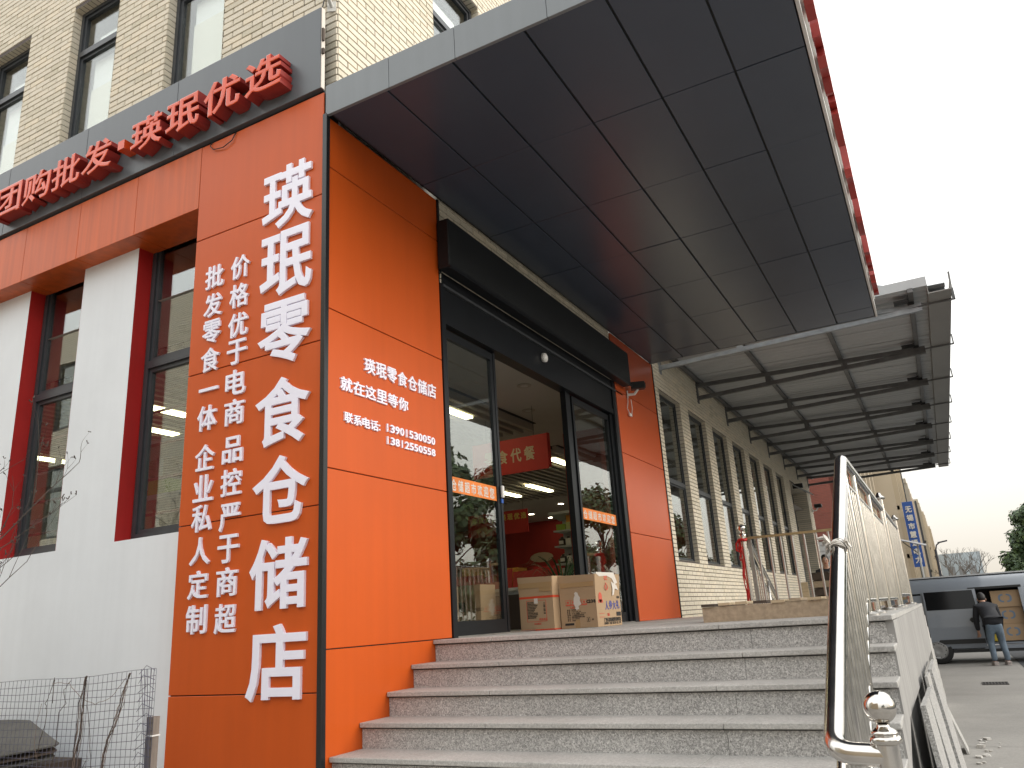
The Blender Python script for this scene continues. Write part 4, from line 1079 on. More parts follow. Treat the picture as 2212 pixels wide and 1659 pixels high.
# ================================================================== cartons at the door
def carton(name_label, x0, x1, y0, y1, h, seam, parts):
    r = empty('carton', ((x0+x1)/2, (y0+y1)/2, PZ), label=name_label, cat='carton')
    t = 0.006; b_ = MB()
    b_.box(x0, x1, y0, y1, PZ+0.002, PZ+seam)
    obj('body', b_, 'cardboard', r)
    fl = MB()
    # upright flaps, slightly splayed
    fl.prism([(x0, y0, PZ+seam), (x0, y1, PZ+seam), (x0-0.012, y1+0.006, PZ+h), (x0-0.012, y0-0.006, PZ+h-0.01)], (t, 0, 0))
    fl.prism([(x0, y0, PZ+seam), (x1, y0, PZ+seam), (x1+0.006, y0-0.012, PZ+h), (x0-0.006, y0-0.012, PZ+h-0.008)], (0, t, 0))
    fl.prism([(x1, y0, PZ+seam), (x1, y1, PZ+seam), (x1+0.01, y1, PZ+h), (x1+0.01, y0, PZ+h)], (-t, 0, 0))
    fl.prism([(x0, y1, PZ+seam), (x1, y1, PZ+seam), (x1, y1+0.01, PZ+h), (x0, y1+0.01, PZ+h)], (0, -t, 0))
    obj('flap', fl, 'cardboard', r)
    for nm, mb_, mt in parts: obj(nm, mb_, mt, r, kind='stuff' if 'print' in nm else None)
    return r
# carton with C238 print
X0, X1, Y0, Y1 = 3.20, 3.85, -0.605, -0.222
E1 = 0.0015
bx_ = MB(); bx_.box(X0-E1-0.009, X0-0.004, Y0+0.01, Y1-0.02, PZ+0.385, PZ+0.43)
tp2 = MB(); tp2.box(X0-E1, X0, -0.421, -0.371, PZ+0.003, PZ+0.08)
tx = MB()
flat_text(tx, 'C238', FX, (X0-E1-0.001, -0.505, PZ+0.225), 0.040, 0.0015, 0.05, latin=0.62)
for i, s_ in enumerate(('品 名: 700克饮料', '数 量: 71x46.5x50.5CM', '重 量: 10.2kg 保质期: 十八个月', '生产者: 广西食品饮料有限公司', '地 址: 桂林市临桂区秧塘工业园', '电 话: 0773-2303161', '网 址: 540000')):
    flat_text(tx, s_, FX, (X0-E1-0.001, Y1-0.07, PZ+0.166-0.0165*i), 0.0125, 0.0012, 0.02, adv=1.0)
tx.box(X0-E1-0.001, X0, Y1-0.135, Y1-0.04, PZ+0.03, PZ+0.05)
flat_text(tx, 'H', FX, (X0-E1-0.001, Y0+0.055, PZ+0.065), 0.022, 0.0015, 0.05)
fr_ = MB().box(X0-E1-0.001, X0, Y0+0.078, Y0+0.11, PZ+0.055, PZ+0.098)
fr2 = MB().box(X0-E1-0.0022, X0-E1-0.001, Y0+0.081, Y0+0.107, PZ+0.058, PZ+0.095)
fr3 = MB().box(X0-E1-0.0032, X0-E1-0.0022, Y0+0.09, Y0+0.098, PZ+0.062, PZ+0.090)
rd_ = MB()
for i in range(4):
    y_ = Y1-0.06-0.058*i
    rd_.box(X0-E1-0.001, X0, y_-0.052, y_, PZ+0.212, PZ+0.266)
rdi = MB()
for i in range(4):
    y_ = Y1-0.06-0.058*i
    rdi.box(X0-E1-0.0022, X0-E1-0.001, y_-0.049, y_-0.003, PZ+0.226, PZ+0.263)
    rd_.box(X0-E1-0.0032, X0-E1-0.0022, y_-0.036, y_-0.014, PZ+0.234, PZ+0.254)
flat_text(rd_, '人参三', FX, (X0-E1-0.001, Y1-0.10, PZ+0.182), 0.024, 0.0012, 0.02)
tr_ = MB(); pts = []
for i in range(18):
    a = 2*math.pi*i/18; rr = 1+0.35*math.sin(i*2.7)+0.2*math.sin(i*5.1)
    pts.append((X0-E1-0.004, -0.405+0.034*rr*math.cos(a), PZ+0.255+0.085*(1+0.1*math.sin(i*3.3))*math.sin(a)))
tr_.poly(pts)
# its side face (towards the street)
sf = MB(); Yf = Y0-0.002
flat_text(sf, 'C238', 'A', (X1-0.10, Yf, PZ+0.262), 0.030, 0.0012, 0.045, latin=0.60)
sf.box(X1-0.14, X1-0.02, Yf-0.001, Yf+0.001, PZ+0.093, PZ+0.132)
flat_text(sf, '广西天龙食品饮料有限公司', 'A', (X0+0.16, Yf, PZ+0.045), 0.038, 0.0012, 0.03, adv=1.0)
sf.box(X0+0.16, X0+0.63, Yf-0.001, Yf+0.001, PZ+0.040, PZ+0.043)
flat_text(sf, 'GUANGXI FOOD DRINK CO.,LTD', 'A', (X0+0.16, Yf, PZ+0.016), 0.026, 0.0012, 0.02, latin=0.66)
bl_ = MB()
for i, ch in enumerate('人参大礼'): glyph_mb(ch, 0.014, 'A', (X0+0.22+0.10*i, Yf, PZ+0.155+0.006*(i % 2)), 0.09, 0.085, 0.0012, mb=bl_)
rs = MB(); rs.box(X0+0.055, X0+0.17, Yf-0.001, Yf+0.001, PZ+0.225, PZ+0.255)
rs.poly([(X0+0.11+0.045*math.cos(a), Yf-0.001, PZ+0.275+0.05*math.sin(a)) for a in [math.pi*2*i/14 for i in range(14)]])
flat_text(rs, '规格', 'A', (X0+0.26, Yf, PZ+0.095), 0.030, 0.0012, 0.02); rs.box(X0+0.06, X0+0.19, Yf-0.0008, Yf+0.001, PZ+0.088, PZ+0.092); rs.box(X0+0.06, X0+0.19, Yf-0.0008, Yf+0.001, PZ+0.122, PZ+0.126)
YF2 = Y0-0.0135
for i, ch in enumerate('轻心'):
    glyph_mb(ch, 0.02, 'A', (X0+0.22, YF2+0.003-0.001*i, PZ+0.44-0.095*i), 0.10, 0.075, 0.0012, mb=rs)
tr2 = MB()
tr2.poly([(X0+0.02, YF2-0.001, PZ+0.515), (X0+0.50, YF2-0.001, PZ+0.52), (X0+0.54, YF2-0.001, PZ+0.47), (X0+0.58, YF2-0.0005, PZ+0.42), (X0+0.50, YF2, PZ+0.40), (X0+0.44, YF2+0.001, PZ+0.46), (X0+0.30, YF2, PZ+0.485), (X0+0.10, YF2, PZ+0.475), (X0+0.03, YF2, PZ+0.50)])
tr2.poly([(X0+0.41, YF2+0.001, PZ+0.43), (X0+0.55, YF2+0.001, PZ+0.395), (X0+0.60, YF2+0.003, PZ+0.345), (X0+0.50, YF2+0.002, PZ+0.36), (X0+0.465, YF2+0.004, PZ+0.30), (X0+0.42, YF2+0.004, PZ+0.29), (X0+0.44, YF2+0.003, PZ+0.36)])
carton('open brown carton printed C238 with a torn patch, at the door opening', X0, X1, Y0, Y1, 0.505, 0.312,
       [('packing_tape', bx_, 'tape_brown'), ('packing_tape', tp2, 'tape_brown'), ('black_print', tx, 'ink_black'), ('symbol_frame', fr_, 'ink_black'), ('symbol_field', fr2, 'cardboard'), ('symbol_figure', fr3, 'ink_black'), ('red_print', rd_, 'ink_red'), ('symbol_field', rdi, 'cardboard'),
        ('torn_patch', tr_, 'paper_torn'), ('black_print', sf, 'ink_black'), ('blue_print', bl_, 'ink_blue'), ('red_print', rs, 'ink_red'), ('torn_patch', tr2, 'paper_torn')])
# carton with the red stripe
X0, X1, Y0, Y1 = 3.06, 3.50, -0.212, 0.155
s1 = MB().box(X0-0.0025, X0, Y0, Y1, PZ+0.305, PZ+0.325); s1.box(X0, X1, Y0-0.0025, Y0, PZ+0.305, PZ+0.325)
s1.box(X0-0.003, X0, Y0, Y1, PZ+0.002, PZ+0.014); s1.box(X0, X1, Y0-0.003, Y0, PZ+0.002, PZ+0.014)
lb = MB(); w0, w1, q0, q1 = Y1-0.075, Y0+0.075, PZ+0.085, PZ+0.285
for a, b, c, d in ((w1, w0, q0, q0+0.004), (w1, w0, q1-0.004, q1), (w0-0.004, w0, q0, q1), (w1, w1+0.004, q0, q1)): lb.box(X0-0.002, X0, a, b, c, d)
flat_text(lb, '饮品食品', FX, (X0-0.001, Y0+0.16, PZ+0.095), 0.022, 0.0012, 0.03)
flat_text(lb, '请勿重压', FX, (X0-0.001, Y0+0.22, PZ+0.055), 0.020, 0.0012, 0.02)
ln = MB()
for i in range(11):
    flat_text(ln, ['配料水白砂糖食用盐浓缩汁', '产品标准代号及许可', '贮存条件阴凉干燥处保存', '生产商食品有限公司地址', '委托方饮料食品科技公司'][i % 5][:7+(i*5) % 6], FX, (X0-0.001, Y1-0.082, PZ+0.262-0.0145*i), 0.0105, 0.0012, 0.03)
for i in range(9): ln.box(X0-0.002, X0, Y0+0.085, Y0+0.107, PZ+0.155+0.0125*i, PZ+0.155+0.0125*i+rnd.choice((0.004, 0.007)))
tpx = MB().box(X0-0.0098, X0-0.004, Y0+0.01, Y0+0.14, PZ+0.365, PZ+0.405); tpx.box(X0-0.012, X0-0.004, Y0, Y1, PZ+0.405, PZ+0.455)
pch = MB().box(X0-0.003, X0, Y0+0.165, Y0+0.205, PZ+0.255, PZ+0.305)
carton('open brown carton with a red stripe and printed label frame, at the door opening', X0, X1, Y0, Y1, 0.515, 0.315,
       [('red_stripe', s1, 'tape_red'), ('label_frame', lb, 'ink_red'), ('black_print', ln, 'ink_black'), ('packing_tape', tpx, 'tape_brown'), ('torn_patch', pch, 'paper_torn')])

# ================================================================== pallets
def pallet(loc, rz, label, sx=1.0, sy=1.1, hh=0.135, group=None):
    r = empty('wooden_pallet', loc, rz, label=label, cat='pallet', group=group)
    for y in (-sy/2, -0.02, sy/2-0.04):
        pass
    for x in (0.0, sx/2-0.02, sx-0.04):
        obj('stringer', MB().box(x, x+0.04, -sy, 0, 0.0, hh-0.022), 'wood', r, local=True)
    n_ = 9; y = 0.0
    for i in range(n_):
        w_ = 0.095+rnd.uniform(-.012, .012); yy = -i*(sy-0.1)/(n_-1)
        zz = hh-0.021+rnd.uniform(-0.001, 0.006)
        o = obj('deck_board', MB().box(-0.012+rnd.uniform(-.012, .01), sx, yy-w_, yy, zz, zz+0.020), rnd.choice(['wood_light', 'wood', 'wood_dark', 'wood_light']), r, local=True)
    return r
pallet((2.15, -1.91, PZ+0.001), R(-1.0), 'weathered wooden pallet lying on the platform beside the handrail', sx=1.0, sy=1.15)
for k in range(14):
    r = pallet((13.6+rnd.uniform(-.03, .03), -1.18+rnd.uniform(-.03, .03), 0.002+k*0.153), R(rnd.uniform(-2, 2)), 'dark wooden pallet in the tall stack below the far awning', sx=1.0, sy=1.1, hh=0.145, group='stacked pallets under the awning')
    for ch in r.children:
        ch.data.materials[0] = M['wood_dark'] if 'deck' in ch.name or k % 2 else M['wood']
tag(obj('wooden_board', MB().prism([(12.9, -1.05, 0.004), (12.9, -1.20, 0.004), (13.1, -1.16, 1.95), (13.1, -1.02, 1.95)], (0.03, 0, 0)), 'wood_light'), 'single pale plank leaning against the dark pallet stack', 'board')

# ================================================================== mesh fence, vines, boards beside the white wall
MX = -0.60
mf = empty('mesh_panel', (MX, 2.2, 0), label='rusty wire mesh panel standing before the white wall with dead vines', cat='mesh fence')
wm = MB()
def topz(y): return 1.405-0.028*(y-0.78)+0.008*math.sin(y*3)
y = 0.80
while y < 4.6:
    wm.tube([(MX+0.004*math.sin(y*2), y, 0.0), (MX, y-0.008, topz(y))], 0.0016, 4, cap=False); y += 0.046
k = 0
for i in range(30):
    pts = []
    for j in range(20):
        yy = 0.80+3.8*j/19; pts.append((MX+0.003, yy, topz(yy)-0.045*i+0.004*math.sin(j*1.3+i)))
    if pts[0][2] > 0.02: wm.tube(pts, 0.0016, 4, cap=False)
obj('wire_grid', wm, 'wire', mf, kind='stuff')
wm = MB()
for i in range(5): wm.tube([(MX-0.01, 0.80+0.03*i, topz(0.8)), (MX-0.02, 0.79+0.012*i, 1.0), (MX, 0.80+0.01*i, 0.4), (MX, 0.80, 0.0)], 0.0024, 4)
for i in range(24): wm.tube([(MX-0.01, 0.79, 1.40-0.055*i), (MX-0.02, 0.86+0.03*math.sin(i*2.2), 1.43-0.055*i), (MX, 0.95, 1.38-0.055*i)], 0.002, 4)
obj('rolled_edge', wm, 'wire', mf, kind='stuff')
po = MB().box(MX+0.005, MX+0.05, 0.795, 0.855, 0.0, 1.13); obj('wooden_post', po, 'wood_grey', mf)
for z in (0.62, 1.02): obj('cable_tie', MB().box(MX-0.004, MX+0.055, 0.788, 0.862, z, z+0.008), 'plastic_white', mf)
vn = empty('dead_vine', (MX-0.02, 1.6, 0), label='tangled dead vine stems climbing the wire mesh panel', cat='vine')
def vine(pts, r, mat):
    P_ = [Vector((MX-0.012+rnd.uniform(-.01, .004), p[0]+rnd.uniform(-.008, .008), p[1])) for p in pts]
    out_ = []
    for a, b in zip(P_, P_[1:]):
        for j in range(4): out_.append(a.lerp(b, j/4)+Vector((0, rnd.uniform(-.006, .006), rnd.uniform(-.005, .005))))
    out_.append(P_[-1]); obj('stem', MB().tube([tuple(p) for p in out_], r*0.62, 5, cap=False), mat, vn, smooth=True)
vine([(1.78, 1.38), (1.82, 1.28), (1.86, 1.22), (1.83, 1.18), (1.84, 1.10), (1.88, 0.98), (1.89, 0.88), (1.87, 0.80), (1.80, 0.77), (1.74, 0.75)], 0.0035, 'vine')
vine([(1.88, 1.22), (1.93, 1.10), (1.92, 0.98), (1.89, 0.88)], 0.0025, 'vine_pale')
vine([(1.78, 1.37), (1.77, 1.22)], 0.004, 'vine')
vine([(1.60, 1.36), (1.66, 1.30), (1.64, 1.22), (1.70, 1.16), (1.70, 1.0), (1.72, 0.85), (1.73, 0.76)], 0.0035, 'vine')
for i in range(9):
    o_ = rnd.uniform(-.05, .05)
    vine([(1.45+o_*.4, 1.38), (1.46+o_, 1.22), (1.46+o_*1.3, 1.05), (1.48+o_, 0.9), (1.47+o_*1.2, 0.75), (1.49+o_, 0.6), (1.47, 0.42), (1.46, 0.2), (1.46, 0.01)], rnd.choice((0.003, 0.0022, 0.0045)), rnd.choice(('vine', 'vine_pale', 'vine')))
for i in range(5):
    o_ = rnd.uniform(-.02, .02)
    vine([(1.02, 1.39), (1.05+o_, 1.30), (1.09+o_, 1.18), (1.13+o_, 1.08), (1.17+o_, 1.0), (1.20+o_, 0.9), (1.22, 0.8), (1.26, 0.7), (1.33, 0.62)], rnd.choice((0.003, 0.0045)), rnd.choice(('vine', 'vine_pale')))
vine([(1.78, 1.345), (1.62, 1.34), (1.48, 1.25), (1.35, 1.21), (1.20, 1.24), (1.05, 1.36)], 0.0028, 'vine_pale')
vine([(1.45, 1.36), (1.40, 1.2), (1.36, 1.0), (1.33, 0.86), (1.27, 0.74), (1.31, 0.66), (1.42, 0.66), (1.45, 0.76), (1.37, 0.88)], 0.003, 'vine')
vine([(1.66, 0.66), (1.52, 0.68), (1.47, 0.74)], 0.0026, 'vine_pale')
for i in range(8):
    a, b = rnd.uniform(1.3, 1.5), rnd.uniform(0.3, 1.1)
    vine([(a, b), (a-rnd.uniform(.03, .12), b+rnd.uniform(-.08, .08)), (a-rnd.uniform(.02, .2), b+rnd.uniform(-.12, .06))], 0.0015, 'vine_pale')
# warped sheets stacked behind the mesh
for k, (dz, dy, mt, lb_) in enumerate(((0.0, 0.0, 'plywood_grey', 'upper warped grey board in the heap behind the wire mesh'), (-0.045, 0.02, 'wood_dark', 'thin dark board just below the top board of the heap'), (-0.085, 0.03, 'plywood_grey', 'lower warped grey board at the bottom of the heap'))):
    m = MB(); ys2 = [2.16+dy+0.16*i for i in range(12)]
    for i, (a, b) in enumerate(zip(ys2, ys2[1:])):
        f_ = lambda yy: 0.935+dz-0.02*(yy-2.16)+0.015*math.sin(yy*2.3)
        w0 = min(1, (a-2.12-dy)/0.85)*0.28; w1 = min(1, (b-2.12-dy)/0.85)*0.28
        xa, xb3 = -0.30, -0.30
        for s_ in (1,):
            p = [(xa-w0, a, f_(a)-0.42*w0), (xb3-w1, b, f_(b)-0.42*w1), (xb3+w1, b, f_(b)+0.42*w1), (xa+w0, a, f_(a)+0.42*w0)]
            m.prism(p, (0, 0, -0.010))
    tag(obj('warped_board', m, mt), lb_, 'board')
hp = MB().box(-0.5, 0.1, 2.45, 3.9, 0.0, 0.76); tag(obj('timber_crate', hp, 'wood_dark'), 'dark timber crate under the warped boards by the white wall', 'crate')
# bare shrub at the left
bs_ = empty('bare_shrub', (-1.3, 3.25, 0), label='leafless shrub with thin reddish twigs before the white wall', cat='shrub')
bm_ = MB()
def grow(p, d, L, r, depth):
    pts = [p]; n_ = 4; q = p.copy(); dd = d.copy()
    for i in range(n_):
        dd = (dd+Vector((rnd.uniform(-.14, .14), rnd.uniform(-.14, .14), rnd.uniform(-.02, .14)))).normalized()
        q = q+dd*L/n_; pts.append(q.copy())
    bm_.tube([tuple(x) for x in pts], [r*(1-0.5*i/n_) for i in range(n_+1)], 5 if r > .004 else 4, cap=False)
    if depth <= 0:
        for i in range(2):
            e_ = q+Vector((rnd.uniform(-.02, .02), rnd.uniform(-.02, .02), rnd.uniform(0, .03))); bm_.tube([tuple(q), tuple(e_)], [0.0015, 0.005], 4)
        return
    for i in range(rnd.choice((2, 3))):
        k_ = rnd.choice((2, 3, 4)); a = rnd.uniform(0, 6.28)
        nd = (dd+Vector((math.cos(a), math.sin(a), rnd.uniform(-.1, .4)))*0.55).normalized()
        grow(pts[k_], nd, L*rnd.uniform(.42, .6), r*0.58, depth-1)
for i in range(10):
    a = rnd.uniform(0, 6.28); grow(Vector((-1.3, 3.25, 0)), Vector((0.16*math.cos(a), 0.16*math.sin(a)-0.10, 1)).normalized(), 1.9, 0.013, 4)
obj('branch_mass', bm_, 'bark', bs_)
# ================================================================== the van
VW = 0.86
van = empty('delivery_van', (17.40+VW, -2.34, 0.004), R(-90), label='grey delivery van with its side door slid open', cat='van')
# local frame: +x forward, -y is the side towards the shop
ringr = [(0.80, 0.30), (VW, 0.42), (VW+0.012, 0.80), (VW, 1.17), (VW-0.03, 1.40), (VW-0.07, 1.62), (VW-0.13, 1.76), (VW-0.25, 1.87), (0.32, 1.925), (0.0, 1.94)]
ST = [0.0, 0.10, 0.42, 1.20, 1.80, 2.72, 3.15, 3.55, 3.95, 4.35, 4.70, 4.82]
def ring_at(x):
    out_ = []
    if x <= 3.15: topf = 1.0
    else: topf = None
    for i, (w, z) in enumerate(ringr):
        ww, zz = w, z
        if x < 0.10: ww = w*0.97; zz = z if z < 1.8 else z-0.03
        if x > 3.15:
            lim = 1.94-(x-3.15)*0.95 if x < 3.95 else 1.18-(x-3.95)*0.28
            zz = min(z, lim+0.02*(len(ringr)-1-i)*-0.1)
            if x > 4.3: ww = w*(1-(x-4.3)*0.22)
        out_.append((ww, zz))
    return out_
body = MB(); rows = []
for x in ST:
    rg = ring_at(x); n0 = len(body.v)
    body.v += [(x, -w, z) for w, z in rg] + [(x, w, z) for w, z in reversed(rg[:-1])]
    rows.append(n0)
K = 2*len(ringr)-1
for s_, (a, b) in enumerate(zip(rows, rows[1:])):
    for i in range(K-1):
        if s_ == 4 and 0 <= i <= 4: continue       # opening of the sliding door
        body.face((a+i, b+i, b+i+1, a+i+1), 1 if (7 <= i <= 10 and ST[s_] < 3.1) else 0)
body.face(list(range(rows[0], rows[0]+K))[::-1]); body.face(list(range(rows[-1], rows[-1]+K)))
bo = obj('body', body, ['van_paint', 'van_paint'], van, local=True, smooth=True, autos=32)
obj('roof_skin', MB().box(0.15, 3.1, -0.45, 0.45, 1.925, 1.955), 'van_roof', van, local=True)
# dark inside
ins = MB()
ins.quad((0.3, -0.1, 0.45), (3.2, -0.1, 0.45), (3.2, -0.1, 1.75), (0.3, -0.1, 1.75))
ins.quad((1.7, -VW+0.02, 0.45), (2.9, -VW+0.02, 0.45), (2.9, -0.1, 0.45), (1.7, -0.1, 0.45))
ins.quad((1.74, -VW+0.03, 0.45), (1.74, -0.1, 0.45), (1.74, -0.1, 1.7), (1.74, -VW+0.10, 1.7)); ins.quad((2.78, -VW+0.03, 0.45), (2.78, -0.1, 0.45), (2.78, -0.1, 1.7), (2.78, -VW+0.10, 1.7))
obj('cargo_lining', ins, 'van_black', van, local=True)
obj('sill', MB().box(1.78, 2.74, -VW-0.02, -VW+0.06, 0.30, 0.37).box(1.78, 2.74, -VW-0.012, -VW+0.05, 0.40, 0.43), 'van_paint', van, local=True)
obj('rocker_step', MB().box(0.98, 3.3, -VW-0.005, -VW+0.08, 0.235, 0.298), 'van_black', van, local=True)
obj('door_frame', MB().box(2.70, 2.75, -VW-0.006, -VW+0.03, 0.42, 1.17).prism([(2.70, -VW-0.004, 1.17), (2.75, -VW-0.004, 1.17), (2.75, -VW+0.066, 1.62), (2.70, -VW+0.066, 1.62)], (0, 0.03, 0)), 'van_paint', van, local=True)
obj('upper_rail', MB().box(1.70, 2.76, -VW+0.055, -VW+0.09, 1.60, 1.65), 'van_black', van, local=True)
# slid door
dp = MB(); yo = -VW-0.075
prof_d = [(0.33, 0.02), (0.42, 0.0), (0.80, -0.012), (1.17, 0.0), (1.40, 0.03), (1.62, 0.07)]
for (z0, o0), (z1, o1) in zip(prof_d, prof_d[1:]):
    dp.prism([(0.74, yo+o0, z0), (1.84, yo+o0, z0), (1.84, yo+o1, z1), (0.74, yo+o1, z1)], (0, 0.035, 0))
dr = obj('sliding_door', dp, 'van_paint', van, local=True, smooth=True, autos=30)
obj('door_window', MB().prism([(0.77, yo-0.004, 1.19), (1.795, yo-0.004, 1.19), (1.775, yo+0.062, 1.60), (0.77, yo+0.062, 1.60)], (0, 0.003, 0)), 'van_glass', dr, local=True)
obj('rub_strip', MB().prism([(0.92, yo-0.016, 0.43), (1.83, yo-0.016, 0.43), (1.83, yo-0.022, 0.53), (0.92, yo-0.022, 0.53), (0.88, yo-0.018, 0.48)], (0, 0.02, 0)), 'van_black', dr, local=True)
obj('handle', MB().prism([(1.64, yo-0.008, 0.99), (1.60, yo-0.008, 0.94), (1.64, yo-0.008, 0.885), (1.80, yo-0.008, 0.885), (1.80, yo-0.008, 0.99)], (0, -0.012, 0)), 'van_black', dr, local=True)
obj('side_window', MB().prism([(0.18, -VW-0.002, 1.19), (0.70, -VW-0.002, 1.19), (0.70, -VW+0.062, 1.58), (0.22, -VW+0.062, 1.58)], (0, 0.006, 0)), 'van_glass', van, local=True)
obj('cab_window', MB().prism([(2.82, -VW-0.002, 1.17), (3.55, -VW-0.002, 1.17), (3.30, -VW+0.066, 1.60), (2.82, -VW+0.066, 1.60)], (0, 0.006, 0)), 'van_glass', van, local=True)
obj('windscreen', MB().prism([(3.30, -0.62, 1.80), (3.30, 0.62, 1.80), (3.88, 0.70, 1.25), (3.88, -0.70, 1.25)], (0.012, 0, 0.012)), 'van_glass', van, local=True)
obj('tail_light', MB().box(-0.01, 0.06, -VW-0.004, -VW+0.1, 0.85, 1.2), 'lamp_red', van, local=True)
obj('headlight', MB().box(4.55, 4.72, -0.80, -0.55, 0.72, 0.88), 'plastic_white', van, local=True)
obj('bumper', MB().box(-0.06, 0.05, -0.82, 0.82, 0.30, 0.55).box(4.70, 4.90, -0.74, 0.74, 0.28, 0.55), 'van_black', van, local=True)
def wheel(x, side):
    y0 = -VW-0.062 if side < 0 else VW-0.15
    ar = MB().lathe(0, 0, [(0.36, 0), (0.36, 0.05)], 20); ar.v = [(x+p, y0-0.0+r_*1, 0.31+q) for p, q, r_ in [(a, b, c) for a, b, c in ar.v]]
    t_ = MB().lathe(0, 0, [(0.19, 0.0), (0.27, -0.005), (0.295, 0.02), (0.305, 0.06), (0.305, 0.14), (0.295, 0.18), (0.27, 0.20), (0.19, 0.20)], 32)
    t_.v = [(x+a, y0+c, 0.305+b) for a, b, c in t_.v]
    w_ = obj('wheel', t_, 'rubber', van, local=True, smooth=True, autos=50)
    r_ = MB().lathe(0, 0, [(0.20, 0.0), (0.195, 0.012), (0.175, 0.03), (0.15, 0.02), (0.11, 0.035), (0.06, 0.02), (0.0005, 0.018)], 28)
    r_.v = [(x+a, (y0-0.007-c) if side < 0 else (y0+0.207+c), 0.305+b) for a, b, c in r_.v]
    obj('rim', r_, 'rim', w_, local=True, smooth=True, autos=50)
    h_ = MB()
    for k in range(9):
        a = 2*math.pi*k/9; h_.lathe(0, 0, [(0.013, 0), (0.013, 0.004)], 8)
        for q in range(16): v = h_.v[-16+q]; h_.v[-16+q] = (x+v[0]+0.15*math.cos(a), (y0-0.031 if side < 0 else y0+0.231)+v[2], 0.305+v[1]+0.15*math.sin(a))
    obj('rim_hole', h_, 'pit', w_, local=True)
    return w_
for x in (0.85, 3.75):
    for s_ in (-1, 1): wheel(x, s_)
wa = MB()
for x in (0.85, 3.75):
    wa.prism([(x+0.37*math.cos(a), -VW-0.014, 0.32+0.37*math.sin(a)) for a in [math.pi*i/12 for i in range(13)]], (0, 0.05, 0))
obj('wheel_arch', wa, 'pit', van, local=True)
# cartons in the van
for k in range(3):
    z0 = 0.455+k*0.365; xo = 17.40+0.16+0.03*(k % 2); ya = -5.06+0.02*(k == 1); yb3 = -4.50+0.015*k
    r = empty('carton', (xo+0.2, (ya+yb3)/2, z0), label=['brown carton with a blue ring logo, lowest of the three in the van', 'brown carton with a blue ring logo in the middle of the van stack', 'brown carton with a blue ring logo on top of the van stack'][k], cat='carton')
    obj('body', MB().box(xo, xo+0.45, ya, yb3, z0, z0+0.36), 'cardboard', r)
    lgs = [MB(), MB()]; cy_, cz_ = (ya+yb3)/2+0.02, z0+0.19
    for i in range(24):
        a0, a1 = 2*math.pi*i/24, 2*math.pi*(i+1)/24
        if i in (5, 6, 17, 18): continue
        def sq(a, s1, s2):
            c, s_ = math.cos(a), math.sin(a); n_ = 2.8
            rr = (abs(c)**n_+abs(s_)**n_)**(-1/n_); return (xo-0.002, cy_+s1*rr*c, cz_+s2*rr*s_)
        lgs[0 if 6 < i < 17 else 1].quad(sq(a0, .135, .095), sq(a1, .135, .095), sq(a1, .095, .062), sq(a0, .095, .062))
    for lg in lgs: obj('logo_arc', lg, 'logo_blue', r)
tag(obj('yellow_bag', MB().box(17.50, 17.7, -4.42, -4.30, 0.455, 0.60), 'vest_yellow'), 'small yellow bag on the van floor behind the bending man', 'bag')

# ================================================================== people
def skin_obj(name, joints, edges, mat, parent, sub_=2, root=0, local=True):
    me = bpy.data.meshes.new(name)
    me.from_pydata([j[0] for j in joints], edges, [])
    o = bpy.data.objects.new(name, me); C.objects.link(o); o.parent = parent
    o.modifiers.new('skin', 'SKIN'); 
    if not me.skin_vertices: me.skin_vertices.new()
    for i, j in enumerate(joints):
        r = j[1]; r = r if isinstance(r, tuple) else (r, r)
        me.skin_vertices[0].data[i].radius = r; me.skin_vertices[0].data[i].use_root = (i == root)
    s = o.modifiers.new('sub', 'SUBSURF'); s.levels = sub_; s.render_levels = sub_
    dg = bpy.context.evaluated_depsgraph_get(); dg.update()
    m2 = bpy.data.meshes.new_from_object(o.evaluated_get(dg)); m2.name = name
    o.modifiers.clear(); o.data = m2; m2.materials.clear(); m2.materials.append(M[mat])
    m2.polygons.foreach_set('use_smooth', [True]*len(m2.polygons)); ORG[o] = Vector()
    return o
